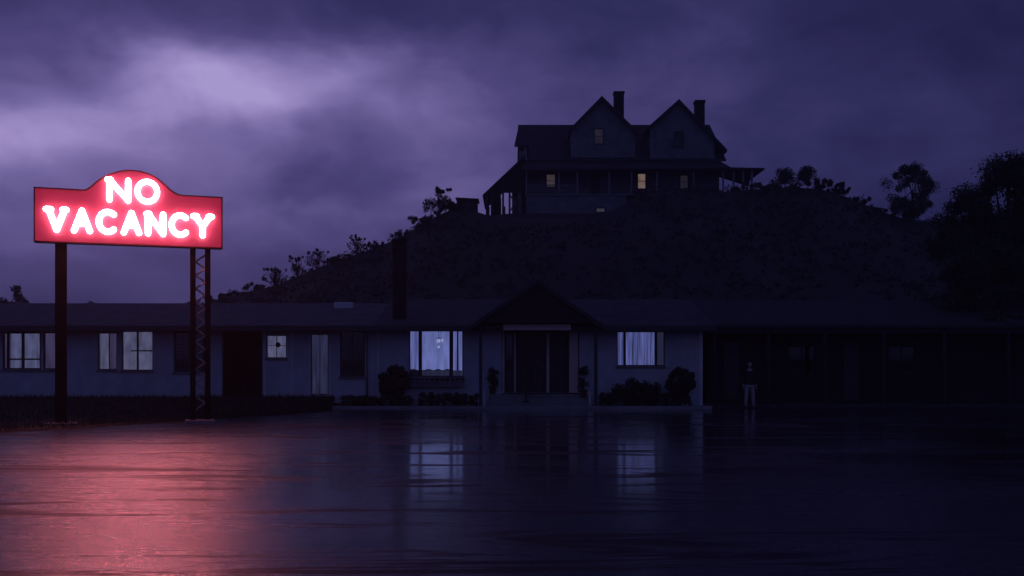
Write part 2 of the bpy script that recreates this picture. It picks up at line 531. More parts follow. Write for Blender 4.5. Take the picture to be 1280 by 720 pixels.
for i in range(15000):
    x = rng.uniform(-22, -6.8); y0 = edge_y(x)
    t = rng.random() ** 1.3; y = y0 + (37.9 - y0) * t
    z = bed_z(t) - .02
    h = rng.uniform(.05, .17) * (1.5 if rng.random() < .06 else 1)
    a = rng.uniform(0, PI); dx, dy = math.cos(a) * .014, math.sin(a) * .014
    lx, ly = rng.uniform(-.06, .06), rng.uniform(-.06, .06)
    k = len(v)
    v += [(x - dx, y - dy, z), (x + dx, y + dy, z), (x + lx * .4 + dx * .7, y + ly * .4 + dy * .7, z + h * .6), (x + lx, y + ly, z + h), (x + lx * .4 - dx * .7, y + ly * .4 - dy * .7, z + h * .6)]
    f.append((k, k + 1, k + 2, k + 3, k + 4))
o = pyobj('grass', v, f, M['grass']); tag(o, 'wet dark grass growing on the bed under the sign', 'grass', kind='stuff')

# pavement before the office
bm = B(); quad_box(bm, -6.7, 7.45, 37.15, 38.05, -.05, .12)
o = obj('pavement', bm, M['concrete'], bevel=.01); tag(o, kind='structure')
bm = B(); quad_box(bm, -6.7, 7.45, 37.0, 37.146, -.05, .135)
o = obj('kerb', bm, M['kerb'], bevel=.02); tag(o, kind='structure')
bm = B(); quad_box(bm, 7.6, 45, 39.6, 40.2, -.05, .08)
o = obj('kerb', bm, M['asphalt_edge'], bevel=.02); tag(o, kind='structure')

# ------------------------------------------------------------------ windows
CUR = {
    'blue': emis('curtain_glow_blue', (.32, .38, 1.0), .34, .55, 1.6, (9, 2, .35)),
    'blue_bright': emis('curtain_glow_bright', (.33, .40, 1.0), .40, .3, 1.3, (4, 1, .9)),
    'stripe': emis('curtain_glow_stripe', (.31, .36, 1.0), .27, .75, 1.8, (10, 2, .3)),
    'grey': emis('curtain_glow_grey', (.37, .38, .68), .22, .35, 1.8, (3, 2, 1.2)),
    'violet': emis('curtain_glow_violet', (.34, .28, .62), .12, .35, 1.8, (4, 2, .8)),
    'cool': emis('curtain_glow_cool', (.34, .38, .74), .22, .4, 1.6, (3, 2, 1.1)),
    'dim': emis('curtain_glow_dim', (.24, .28, .62), .07, .4, 2.2, (6, 3, .5)),
    'door': emis('door_glow', (.26, .29, .70), .085, .5, 2.2, (5, 3, .4)),
}
def curtain(name, m, parent, x0, x1, y, z0, z1, folds=None, amp=.025, seed=0):
    rng = random.Random(seed + int(x0 * 100))
    n = max(8, int((x1 - x0) / .015))
    ph = rng.uniform(0, 6)
    fq = folds or 10
    bm = B()
    top, bot = [], []
    for i in range(n + 1):
        x = x0 + (x1 - x0) * i / n
        d = amp * math.sin(fq * 2 * PI * x + ph) + amp * .5 * math.sin(fq * 1.37 * 2 * PI * x + ph * 2)
        top.append(bm.verts.new((x, y + d * .6, z1)))
        bot.append(bm.verts.new((x + .01 * math.sin(x * 40), y + d, z0 + .02 * math.sin(x * 17 + ph))))
    for i in range(n):
        bm.faces.new((bot[i], bot[i + 1], top[i + 1], top[i]))
    o = obj(name, bm, m, parent, True)
    md = o.modifiers.new('solid', 'SOLIDIFY'); md.thickness = .004
    return o
def window(parent, px0, px1, py0, py1, Y, cur, mull=(), trans=(), fw=.05, fm='dark_trim', sill=True, wall_t=.18, spans=None, folds=10, label=None, glassy=True):
    """a window hole is already in the wall; frame, pane, curtain. px in photograph pixels at distance Y"""
    x0, x1 = PX(px0, Y), PX(px1, Y); z1, z0 = PZ(py0, Y), PZ(py1, Y)
    bm = B()
    y0, y1 = Y + .03, Y + .09
    quad_box(bm, x0, x0 + fw, y0, y1, z0, z1); quad_box(bm, x1 - fw, x1, y0, y1, z0, z1)
    quad_box(bm, x0 + fw, x1 - fw, y0, y1, z1 - fw, z1); quad_box(bm, x0 + fw, x1 - fw, y0, y1, z0, z0 + fw)
    for (mx, mw) in mull:
        c = PX(mx, Y); quad_box(bm, c - mw / 2, c + mw / 2, y0 + .004, y1 - .004, z0 + fw, z1 - fw)
    for (ty, tw, ta, tb) in trans:
        c = PZ(ty, Y); quad_box(bm, PX(ta, Y), PX(tb, Y), y0 + .01, y1 - .01, c - tw / 2, c + tw / 2)
    w = obj('window', bm, M[fm], parent)
    if label: w['label'] = label
    bm = B(); quad_box(bm, x0 + fw * .5, x1 - fw * .5, y0 + .028, y0 + .034, z0 + fw * .5, z1 - fw * .5)
    obj('pane', bm, M['glass'], w)
    if spans is None: spans = [(px0, px1, cur)]
    for s in spans:
        a, b_, cc = s[0], s[1], s[2]
        za = PZ(s[3], Y) if len(s) > 3 else z0 + .005
        curtain('curtain', CUR[cc] if isinstance(cc, str) else cc, w, PX(a, Y) + .01, PX(b_, Y) - .01, Y + .17, za, z1 - .01, folds=folds, seed=int(a))
    if sill:
        bm = B(); quad_box(bm, x0 - .05, x1 + .05, Y - .07, Y + .028, z0 - .07, z0 - .003)
        obj('sill', bm, M['grey_trim'], w, bevel=.008)
    return w
def hole(px0, px1, py0, py1, Y):
    return (PX(px0, Y), PX(px1, Y), PZ(py1, Y), PZ(py0, Y))

# ------------------------------------------------------------------ guest wing
YF = 38.0
EAVE = PZ(408, 37.3)
wing = empty('guest_wing', (0, 0, 0), 0, 'long low pale guest wing with curtained windows behind the lit sign', 'building')
XL, XR = -31.0, PX(470, YF)
WH = [hole(3, 51, 415, 462, YF), hole(54, 70, 415, 462, YF), hole(122, 146, 416, 462, YF), hole(152, 191, 414, 463, YF),
      hole(217, 256, 414, 465, YF), hole(277, 328, 411, 497, YF), hole(333, 358, 419, 447.5, YF), hole(388, 411, 417, 494, YF), hole(425, 456, 412, 471, YF)]
bm = B()
wall_grid(bm, XL, XR, .2, 3.14, YF, YF + .18, WH)
obj('wall', bm, M['stucco'], wing)
bm = B(); quad_box(bm, XL, XL + .18, YF + .182, 45.8, .2, 3.1); quad_box(bm, XL + .182, XR, 45.6, 45.8, .2, 3.1)
quad_box(bm, XR - .18, XR - .002, YF + .182, 45.598, .2, 3.1)
obj('back_wall', bm, M['stucco'], wing)
# roof: two slopes with eave overhang
RY, RZ = 42.2, PZ(379, 42.2)
RX = PX(470, 38)
bm = B(); slab(bm, [(XL - .4, 37.25, EAVE + .02), (RX, 37.25, EAVE + .02), (RX, RY, RZ), (XL - .4, RY, RZ)], .10)
slab(bm, [(XL - .4, RY + .002, RZ), (RX, RY + .002, RZ), (RX, 46.9, EAVE), (XL - .4, 46.9, EAVE)], .10)
roof = obj('roof', bm, M['shingle'], wing)
boxobj('roof_vent', M['vent'], roof, PX(418, 41.2), PX(442, 41.2), 41.0, 41.5, PZ(388, 41.2), PZ(378, 41.2), bevel=.05)
boxobj('fascia', M['dark_trim'], wing, XL - .4, RX, 37.19, 37.247, EAVE - .17, EAVE + .03)
boxobj('soffit', M['dark_trim'], wing, XL - .38, RX, 37.25, 37.995, EAVE - .12, EAVE - .09)
window(wing, 3, 51, 415, 462, YF, 'cool', mull=[(9.5, .10), (28, .10)], trans=[(449, .06, 11, 49)], spans=[(3, 12, 'violet'), (11, 28, 'cool'), (28, 51, 'cool')], fw=.06)
window(wing, 54, 70, 415, 462, YF, 'violet', fw=.05)
window(wing, 122, 146, 416, 462, YF, 'grey', mull=[(136, .03)], spans=[(122, 136, 'grey'), (136, 146, 'violet')], fw=.03)
window(wing, 152, 191, 414, 463, YF, 'grey', mull=[(171.5, .06)], trans=[(438.5, .05, 163, 190)], fw=.03)
# dark shuttered window
w = window(wing, 217, 256, 414, 465, YF, None, mull=[(236, .08)], spans=[], fw=.08)
bm = B()
z = PZ(465, YF) + .06
while z < PZ(414, YF) - .1:
    quad_box(bm, PX(217, YF) + .08, PX(256, YF) - .08, YF + .11, YF + .13, z, z + .05); z += .07
obj('blind', bm, M['dark_trim'], w)
window(wing, 333, 358, 419, 447.5, YF, 'grey', mull=[(345.5, .02)], trans=[(432, .02, 333, 358)], fw=.03)
bm = B()
lathe(bm, [(.0015, 0), (.09, 0), (.10, .02), (.04, .05), (.0015, .055)], seg=16)
for vv in bm.verts: vv.co = Vector((vv.co.x, -vv.co.z, vv.co.y)) + Vector((PX(347.5, YF), YF + .025, PZ(431, YF)))
fan = obj('fan', bm, M['dark_trim'], wing)
window(wing, 425, 456, 412, 471, YF, None, spans=[], mull=[(440, .05)], fw=.06)
# pale door beside the small window
d = window(wing, 388, 411, 417, 494, YF, 'door', mull=[(399.5, .02)], fw=.05, fm='grey_trim', sill=False)
d.name = 'glass_door'
bm = B(); sphere(bm, (PX(409, YF), YF + .0, PZ(460, YF)), .03); obj('handle', bm, M['galv'], d, True)
bm = B()
for px in (331, 365, 387.2, 412):
    quad_box(bm, PX(px, YF) - .03, PX(px, YF) + .03, YF - .02, YF - .002, PZ(494, YF), PZ(413, YF))
obj('batten', bm, M['trim'], wing)
# dark passage: an open recess with its own walls and a door at the back
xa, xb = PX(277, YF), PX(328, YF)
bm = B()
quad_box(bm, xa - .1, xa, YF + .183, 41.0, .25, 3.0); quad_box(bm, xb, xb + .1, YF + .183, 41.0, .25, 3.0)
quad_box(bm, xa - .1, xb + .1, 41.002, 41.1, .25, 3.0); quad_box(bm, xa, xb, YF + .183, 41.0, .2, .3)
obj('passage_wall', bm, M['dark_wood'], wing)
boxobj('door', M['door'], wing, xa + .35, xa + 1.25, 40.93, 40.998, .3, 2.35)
# downspout
bm = B(); tube(bm, [(PX(458.5, 37.9), 37.93, EAVE - .1), (PX(458.5, 37.9), 37.93, .3)], .035, 8)
obj('downspout', bm, M['grey_trim'], wing, True)

# ------------------------------------------------------------------ office building
office = empty('motel_office', (0, 0, 0), 0, 'motel office with dark entrance gable, double doors and two curtained windows', 'building')
OX0, OX1 = XR + .005, PX(878, YF)
OH = [hole(511.5, 579, 413, 471, YF), hole(771, 831, 414, 457.5, YF), hole(627, 724, 404, 491, YF)]
bm = B(); wall_grid(bm, OX0, OX1, .05, 3.14, YF, YF + .2, OH)
obj('wall', bm, M['stucco'], office)
bm = B(); quad_box(bm, OX1 - .2, OX1, YF + .202, 47, .05, 3.1); quad_box(bm, OX0, OX1 - .2, 46.8, 47, .05, 3.1)
quad_box(bm, OX0, OX0 + .15, YF + .202, 46.798, .05, 3.1)
obj('back_wall', bm, M['stucco'], office)
RY2, RZ2 = 42.6, PZ(374, 42.6)
bm = B(); slab(bm, [(OX0, 37.25, EAVE + .02), (OX1 + .35, 37.25, EAVE + .02), (OX1 + .35, RY2, RZ2), (OX0, RY2, RZ2)], .10)
slab(bm, [(OX0, RY2 + .002, RZ2), (OX1 + .35, RY2 + .002, RZ2), (OX1 + .35, 48, EAVE), (OX0, 48, EAVE)], .10)
roof = obj('roof', bm, M['mid_shingle'], office)
# chimney stack near the eave
bm = B(); quad_box(bm, PX(491.5, 38.6), PX(507, 38.6), 38.4, 38.95, EAVE + .05, PZ(303, 38.6))
quad_box(bm, PX(490.7, 38.6), PX(507.8, 38.6), 38.37, 38.98, PZ(303, 38.6) + .002, PZ(299, 38.6))
obj('chimney', bm, M['brick'], roof)
xg0, xg1 = PX(588, 36.75), PX(755, 36.75)
bm = B(); quad_box(bm, OX0, xg0 + .2, 37.19, 37.247, EAVE - .17, EAVE + .03); quad_box(bm, xg1 - .2, OX1 + .35, 37.19, 37.247, EAVE - .17, EAVE + .03)
obj('fascia', bm, M['dark_trim'], office)
bm = B(); quad_box(bm, OX0, OX1 + .33, 37.25, 37.995, EAVE - .12, EAVE - .09)
obj('soffit', bm, M['dark_trim'], office)
# entrance gable
YG = 36.75
xc = PX(672, YG); zt = PZ(349, YG); zg = PZ(409, YG); zgw = PZ(403.5, YG)
g = B(); prism(g, [(xg0 + .45, zgw), (xg1 - .45, zgw), (xc, zt - .14)], YG + .12, YG + .18)
obj('gable_wall', g, M['dark_wood'], office)
g = B()
for s, xe in ((-1, xg0), (1, xg1)):
    pts = [(xc, zt + .02), (xc, zt - .16), (xe, zg - .10), (xe, zg + .08)]
    if s < 0: prism(g, pts, YG, 41.5)
    else: prism(g, pts[::-1], YG, 41.5)
obj('gable_roof', g, M['dark_shingle'], office)
g = B(); quad_box(g, xg0 + .55, xg1 - .55, YG + .2, YF - .01, zgw + .01, zgw + .08)
obj('porch_ceiling', g, M['dark_wood'], office)
# porch posts: slim dark posts under the gable ends
for px in (600.5, 745.5):
    boxobj('porch_post', M['dark_trim'], office, PX(px, 36.95) - .06, PX(px, 36.95) + .06, 37.02 + .15, 37.29, .12, zg - .02)
# entrance: recessed doors, pale header and jambs
ed = YF + .5
X = lambda p: PX(p, YF)
bm = B(); quad_box(bm, X(627), X(724), ed + .08, ed + .2, .1, 3.1)
quad_box(bm, X(627) - .1, X(627), YF + .203, ed + .2, .1, 3.1); quad_box(bm, X(724), X(724) + .1, YF + .203, ed + .2, .1, 3.1)
obj('entrance_wall', bm, M['grey_trim'], office)
fr = boxobj('entrance_frame', M['frame'], office, PX(629, 37.1), PX(713.5, 37.1), 37.1, 37.24, PZ(412.8, 37.1), PZ(405.3, 37.1), bevel=.01)
bm = B(); quad_box(bm, X(711.5), X(722.5), YF - .02, YF + .05, PZ(491, YF), PZ(412.6, YF)); quad_box(bm, X(628), X(630.5), YF - .02, YF + .05, PZ(491, YF), PZ(412.6, YF))
obj('jamb', bm, M['frame'], fr)
z0, z1 = PZ(491, YF), PZ(413, YF) - .01
bm = B(); quad_box(bm, X(642.5), X(644.8), ed - .25, ed, z0, z1 - .1)
quad_box(bm, X(683.5), X(687), ed - .25, ed, z0, z1 - .1)
obj('mullion', bm, M['frame'], fr)
def panel_door(xa, xb, m):
    d = boxobj('door', m, office, xa, xb, ed, ed + .05, z0, z1 - .02)
    bm = B(); 
    h = z1 - z0
    for (a, b_) in ((.08, .36), (.42, .94)):
        quad_box(bm, xa + .12, xb - .12, ed - .012, ed - .002, z0 + h * a, z0 + h * b_)
    obj('door_panel', bm, m, d, bevel=.01)
    return d
sl = boxobj('sidelight', M['dark_trim'], office, X(631), X(642), ed, ed + .05, z0, z1 - .02)
boxobj('pane', M['glass'], sl, X(632.5), X(640.5), ed - .012, ed - .004, z0 + .3, z1 - .15)
d1 = panel_door(X(645.2), X(683), M['door'])
bm = B(); sphere(bm, (X(680), ed - .05, z0 + .95), .035); obj('handle', bm, M['galv'], d1, True)
d2 = panel_door(X(687.5), X(711), M['door'])
bm = B(); sphere(bm, (X(690), ed - .05, z0 + .95), .03); obj('handle', bm, M['galv'], d2, True)
# steps
for i, (ya, zz) in enumerate(((37.25, .27), (37.5, .42), (37.75, .55))):
    boxobj('step', M['concrete'], office, X(612), X(735), ya, [37.498, 37.748, 38.6][i] if i < 2 else 37.998, .1, zz, bevel=.012)
boxobj('threshold', M['concrete'], office, X(627) + .005, X(724) - .005, 38.0, ed + .078, .1, z0 - .005)
window(office, 511.5, 579, 413, 471, YF, None, mull=[(525.2, .13), (563.8, .13)], fw=.04,
       spans=[(511.5, 525, 'blue', 462), (525.5, 564, 'blue_bright', 462), (566, 571, 'blue'), (572.5, 579, 'blue')])
w = window(office, 771, 831, 414, 457.5, YF, None, mull=[(780.8, .10), (820, .10)], fw=.04,
       spans=[(771, 780.5, 'stripe'), (782, 820, 'stripe'), (821, 831, 'dim')], folds=7)
bm = B()
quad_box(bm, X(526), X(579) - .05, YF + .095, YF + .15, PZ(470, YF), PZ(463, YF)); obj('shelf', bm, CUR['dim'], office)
bm = B(); quad_box(bm, OX1 - .12, OX1 + .01, YF - .02, YF - .002, .1, EAVE - .13); quad_box(bm, X(471), X(471) + .08, YF - .02, YF - .002, .1, EAVE - .13)
obj('corner_board', bm, M['trim'], office)
# interior partition keeps rooms dark
boxobj('interior_wall', M['interior'], office, OX0 + .16, OX1 - .21, 40.5, 40.6, .1, 3.0)

# ceiling lamp seen through the curtain
lamp = empty('hanging_lamp', (X(548), YF + .14, 2.9), 0, 'small three bulb lamp glowing behind the office window curtain', 'lamp')
bulb = emis('bulb_glow', (.6, .65, 1.0), .6)
bm = B(); tube(bm, [(0, 0, .06), (0, 0, -.25)], .008, 6); tube(bm, [(-.12, 0, -.2), (.13, 0, -.2)], .01, 6); tube(bm, [(0, 0, -.2), (0, 0, -.5)], .006, 6)
obj('bracket', bm, M['dark_trim'], lamp)
for (dx, dz, r) in ((0, -.32, .07), (.14, -.30, .05), (0, -.55, .05)):
    bm = B(); sphere(bm, (dx, 0, dz), r, sy=.4); obj('bulb', bm, bulb, lamp, True)

# window box
wb = empty('window_box', (X(547), YF - .18, PZ(483, YF)), 0, 'slatted window box of pale flowers under the wide office window', 'window box')
bm = B()
quad_box(bm, -1.02, 1.02, -.10, -.085, 0, .06); quad_box(bm, -1.02, 1.02, .085, .10, 0, .2); quad_box(bm, -1.02, 1.02, -.084, .084, 0, .02)
quad_box(bm, -1.02, 1.02, -.10, -.085, .17, .2)
for i in range(15):
    x = -1.0 + i * 2.0 / 14; quad_box(bm, x - .02, x + .02, -.118, -.102, -.02, .22)
obj('trough', bm, M['grey_trim'], wb)
rng = random.Random(3); v, f = [], []
leaf_quads(rng, [((-.95 + i * .19, 0, .24), .09) for i in range(11)], 500, .035, v, f)
pyobj('foliage', v, f, M['leaf'], wb)
v, f = [], []
leaf_quads(rng, [((-.9 + i * .26, -.03, .28), .06) for i in range(8)], 90, .02, v, f)
tag(pyobj('flower', v, f, M['flower'], wb), kind='stuff')

# ------------------------------------------------------------------ planting at the office front
def hedge(px0, px1, label, seed, h=.52):
    rng = random.Random(seed)
    x0, x1 = PX(px0, 37.45), PX(px1, 37.45)
    root = empty('hedge', ((x0 + x1) / 2, 37.5, .1), 0, label, 'hedge')
    L = (x1 - x0) / 2
    v, f = [], []
    cl = []
    for i in range(int(L * 90)):
        cl.append(((rng.uniform(-L + .08, L - .08), rng.uniform(-.17, .17), rng.uniform(.08, h - .06)), .10))
    leaf_quads(rng, cl, int(L * 5200), .035, v, f)
    pyobj('foliage', v, f, M['leaf_hedge'], root)
    bm = B()
    for i in range(int(L * 10)):
        x = -L + .1 + (2 * L - .2) * i / max(1, int(L * 10) - 1)
        tube(bm, [(x, 0, -.05), (x + rng.uniform(-.05, .05), rng.uniform(-.05, .05), h * .7)], [.02, .01], 5)
    obj('stem', bm, M['bark'], root)
    return root
hedge(521, 599, 'low clipped hedge under the wide office window', 11)
hedge(747, 866, 'low clipped hedge under the striped curtain window', 12)
hedge(424, 519, 'long low hedge in front of the dark window and ball bush', 13, .42)
make_shrub('ball_bush', 'round clipped bush on a short stem left of the wide office window', 'bush', PX(492, 37.75), 37.62, .12, 1.30, 1.62, 21, 9000, .045, 'leaf_hedge', ball=True)
make_shrub('ball_bush', 'tall rounded bush at the far end of the office wall', 'bush', PX(850, 37.7), 37.6, .12, 1.22, 1.50, 22, 9000, .045, 'leaf_hedge', ball=True)
make_shrub('flowering_shrub', 'loose knee high shrub under the striped curtain window', 'shrub', PX(784, 37.7), 37.62, .12, .95, 1.25, 23, 2000, .05, 'leaf_hedge')
make_shrub('flowering_shrub', 'narrow loose shrub between the two bushes under the striped curtain', 'shrub', PX(815, 37.7), 37.64, .12, .7, 1.1, 24, 1500, .05, 'leaf_hedge')
def potted(px, Y, zb, label, seed, H=.75):
    root = empty('potted_plant', (PX(px, Y), Y, zb), 0, label, 'potted plant')
    bm = B(); lathe(bm, [(.09, 0), (.10, .02), (.14, .26), (.16, .27), (.16, .31), (.14, .31), (.13, .27), (.01, .26)], seg=18)
    obj('pot', bm, M['pot'], root, True)
    rng = random.Random(seed); v, f = [], []
    cl = [((rng.uniform(-.12, .12), rng.uniform(-.12, .12), rng.uniform(.4, H + .2)), .13) for _ in range(12)]
    leaf_quads(rng, cl, 500, .05, v, f)
    pyobj('foliage', v, f, M['leaf_hedge'], root)
    bm = B()
    for c, _ in cl: tube(bm, [(0, 0, .26), c], [.012, .004], 4)
    obj('stem', bm, M['bark'], root)
potted(616, 37.86, .55, 'leafy potted plant beside the entrance on the side of the wide window', 31)
potted(729, 37.62, .42, 'leafy potted plant beside the entrance on the side of the striped curtain', 32, .95)
# black stand in front of the door
st = empty('sign_stand', (PX(658, 37.35), 37.38, .27), 0, 'black upright stand with a blank board before the entrance doors', 'stand')
bm = B(); lathe(bm, [(.16, 0), (.17, .02), (.05, .04), (.03, .06), (.03, .42), (.0015, .43)], seg=16); obj('post', bm, M['black'], st, True)
boxobj('board', M['black'], st, -.12, .33, -.03, .03, .43, 1.32, bevel=.01)
bm = B(); quad_box(bm, -.13, -.095, -.045, -.031, .42, 1.35); quad_box(bm, .305, .34, -.045, -.031, .42, 1.35)
obj('frame', bm, M['dark_trim'], st)
# short pale posts flanking the steps
for px, lab in ((605, 'short pale wooden post at the step end nearer the wide window'), (737.5, 'short pale wooden post at the step end nearer the striped curtain')):
    root = empty('step_post', (PX(px, 37.2), 37.3, .12), 0, lab, 'post')
    boxobj('shaft', M['trim'], root, -.035, .035, -.035, .035, 0, .5, bevel=.006)
    bm = B(); quad_box(bm, -.05, .05, -.05, .05, .502, .53); bmesh.ops.create_cone(bm, segments=4, radius1=.05, radius2=.004, depth=.04, matrix=Matrix.Translation((0, 0, .552)) @ Matrix.Rotation(PI / 4, 4, 'Z'))
    obj('cap', bm, M['trim'], root)

# ------------------------------------------------------------------ dark outbuilding on the right
ob = empty('dark_outbuilding', (0, 0, 0), 0, 'long unlit dark timber outbuilding with a posted veranda behind the standing person', 'building')
YO = 41.2
a0, a1 = PX(884, YO), PX(1420, YO)
OB = [hole(905, 925, 428, 500, YO), hole(985, 1020, 432, 470, YO), hole(1055, 1075, 428, 500, YO), hole(1110, 1145, 432, 470, YO)]
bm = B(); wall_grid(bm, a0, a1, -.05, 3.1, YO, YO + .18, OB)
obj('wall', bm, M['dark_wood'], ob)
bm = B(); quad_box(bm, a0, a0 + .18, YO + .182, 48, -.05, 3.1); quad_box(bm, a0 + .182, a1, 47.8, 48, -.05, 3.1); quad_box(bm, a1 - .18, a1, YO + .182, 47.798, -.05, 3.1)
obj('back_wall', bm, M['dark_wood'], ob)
ze = PZ(406, 39.9)
bm = B(); slab(bm, [(a0 - .3, 39.9, ze), (a1 + .3, 39.9, ze), (a1 + .3, 44.6, ze + 1.25), (a0 - .3, 44.6, ze + 1.25)], .12)
slab(bm, [(a0 - .3, 44.602, ze + 1.25), (a1 + .3, 44.602, ze + 1.25), (a1 + .3, 48.6, ze + .1), (a0 - .3, 48.6, ze + .1)], .12)
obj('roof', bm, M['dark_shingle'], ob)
boxobj('beam', M['brown_wood'], ob, a0 - .28, a1 + .28, 40.0, 40.12, ze - .34, ze - .125)
for px in (893, 960, 1031, 1104, 1180, 1260):
    boxobj('post', M['brown_wood'], ob, PX(px, 40.05) - .07, PX(px, 40.05) + .07, 39.99 + .0, 40.13, .09, ze - .343)
for (x0, x1, z0_, z1_) in (OB[0], OB[2]):
    d = boxobj('door', M['door'], ob, x0 + .01, x1 - .01, YO + .05, YO + .1, z0_, z1_)
    bm = B(); sphere(bm, (x1 - .09, YO + .03, z0_ + 1.0), .03); obj('handle', bm, M['galv'], d, True)
for (a, b_, c, d_) in ((985, 1020, 432, 470), (1110, 1145, 432, 470)):
    window(ob, a, b_, c, d_, YO, None, spans=[], mull=[((a + b_) / 2, .05)], fw=.06, fm='brown_wood', sill=False)
boxobj('veranda_floor', M['asphalt_edge'], ob, a0 - .2, a1, 40.22, YO - .002, -.05, .09)

# ------------------------------------------------------------------ the sign
yaw = math.atan2(1.8, 4.77)
sign = empty('roadside_sign', (-11.06, 28.9, .05), yaw, 'glowing red neon NO VACANCY sign with arched top on two tall posts', 'sign')
W2, SB, ST = 2.55, 5.15, 6.69
arch = [(.255, 0), (.275, .05), (.295, .14), (.32, .27), (.35, .39), (.385, .49), (.43, .58), (.47, .63), (.51, .645), (.55, .63), (.59, .58), (.63, .49), (.66, .38), (.69, .25), (.715, .13), (.74, .05), (.765, 0)]
def outline(ins):
    pts = [(-W2 + ins, SB + ins), (W2 - ins, SB + ins), (W2 - ins, ST - ins)]
    for u, h in arch[::-1]:
        x = -W2 + u * 2 * W2
        cx = .02
        pts.append((cx + (x - cx) * (1 - ins / 1.45), ST + h - ins))
    pts.append((-W2 + ins, ST - ins))
    return pts
bm = B(); prism(bm, outline(0), -.10, .22)
obj('cabinet', bm, M['sign_body'], sign)
# rim: ring between the outline and its inset, proud of the face
bm = B()
A, I = outline(0), outline(.035)
n = len(A)
ya, yb = -.155, -.103
va = [bm.verts.new((x, ya, z)) for x, z in A]; vi = [bm.verts.new((x, ya, z)) for x, z in I]
vb = [bm.verts.new((x, yb, z)) for x, z in A]; vj = [bm.verts.new((x, yb, z)) for x, z in I]
for i in range(n):
    j = (i + 1) % n
    bm.faces.new((va[i], va[j], vi[j], vi[i])); bm.faces.new((va[j], va[i], vb[i], vb[j])); bm.faces.new((vi[i], vi[j], vj[j], vj[i])); bm.faces.new((vb[i], vj[i], vj[j], vb[j]))
obj('rim', bm, M['sign_trim'], sign)
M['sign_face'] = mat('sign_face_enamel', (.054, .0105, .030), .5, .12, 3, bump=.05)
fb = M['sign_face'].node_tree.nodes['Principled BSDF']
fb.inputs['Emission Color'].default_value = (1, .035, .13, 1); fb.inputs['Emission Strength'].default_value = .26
bm = B(); prism(bm, outline(.04), -.125, -.102)
obj('face_panel', bm, M['sign_face'], sign)
NEON = emis('neon_glow', (1.0, .23, .25), 62.0, base=(.8, .5, .55))
def arcpts(cx, cz, rx, rz, a0, a1, n=16):
    return [(cx + rx * math.cos(math.radians(a0 + (a1 - a0) * i / n)), cz + rz * math.sin(math.radians(a0 + (a1 - a0) * i / n))) for i in range(n + 1)]
GL = {
    'N': [[(0, 0), (0, 1)], [(0, 1), (1, 0)], [(1, 0), (1, 1)], [(-.1, 1), (.08, 1)]],
    'O': [arcpts(.5, .5, .56, .5, 0, 360, 24)],
    'V': [[(0, 1), (.5, 0)], [(.5, 0), (1, 1)], [(-.16, 1), (.14, 1)], [(.88, 1), (1.1, 1)]],
    'A': [[(0, 0), (.5, 1)], [(.5, 1), (1, 0)], [(.22, .36), (.78, .36)]],
    'C': [arcpts(.56, .5, .58, .5, 48, 312, 20)],
    'Y': [[(0, 1), (.5, .48)], [(.5, .48), (1, 1)], [(.5, .48), (.5, 0)], [(-.14, 1), (.1, 1)], [(.9, 1), (1.14, 1)]],
}
def letter(ch, x, z, w, h, r):
    bm = B()
    for s in GL[ch]:
        pts = [(x + a * w, -.25, z + b_ * h) for a, b_ in s]
        closed = ch == 'O'
        tube(bm, pts, r, 10, not closed)
        if not closed:
            for p in (pts[0], pts[-1]): sphere(bm, p, r * .995, sub=2)
    obj('neon_letter', bm, NEON, sign, True)
pitch = .655
for i, ch in enumerate('VACANCY'):
    letter(ch, -2.16 + i * pitch, 5.50, .41, .57, .078)
letter('N', -.58, 6.42, .50, .58, .074)
letter('O', .20, 6.42, .48, .58, .074)
# posts
bm = B(); quad_box(bm, -1.86 - .15, -1.86 + .15, -.08, .14, -.3, SB - .003); obj('post', bm, M['steel'], sign, bevel=.01)
bm = B()
for x in (1.71, 2.13): quad_box(bm, x - .075, x + .075, -.08, .12, -.3, SB - .003)
pst = obj('post', bm, M['steel'], sign)
bm = B()
z = .35; s = 1
while z < SB - .3:
    tube(bm, [(1.78 if s > 0 else 2.06, .0, z), (2.06 if s > 0 else 1.78, .0, z + .2)], .03, 6)
    z += .2; s = -s
obj('lattice', bm, M['galv'], pst)
bm = B()
for x in (-1.86, 1.92): quad_box(bm, x - .42, x + .42, -.3, .35, -.25, .06)
obj('footing', bm, M['concrete'], sign, bevel=.02)
bm = B(); quad_box(bm, -2.3, 2.3, .222, .28, SB + .3, SB + .4); quad_box(bm, -2.3, 2.3, .222, .28, ST - .4, ST - .3)
obj('brace', bm, M['steel'], sign)

# ------------------------------------------------------------------ the house on the hill
house = empty('hilltop_house', (0, 0, 0), 0, 'large old gabled house with two chimneys on top of the dark hill', 'house')
HX = lambda p: PX(p, 100.0)
HZ = lambda p: PZ(p, 100.0)
YH = 100.0
ZB = 15.6
xL, xR = HX(656), HX(899)
zE = HZ(199)
hw = [(686, 696 - 2, 218, 234), (797, 807, 217, 236), (850, 860, 219, 236), (730, 742, 216, 240)]
bm = B()
wall_grid(bm, xL, xR, ZB, zE, YH, YH + .25, [hole(683, 694, 218, 234, YH), hole(797, 807, 217, 236, YH), hole(850, 860, 219, 236, YH), hole(738, 750, 217, 246, YH)])
obj('wall', bm, M['siding'], house)
bm = B()
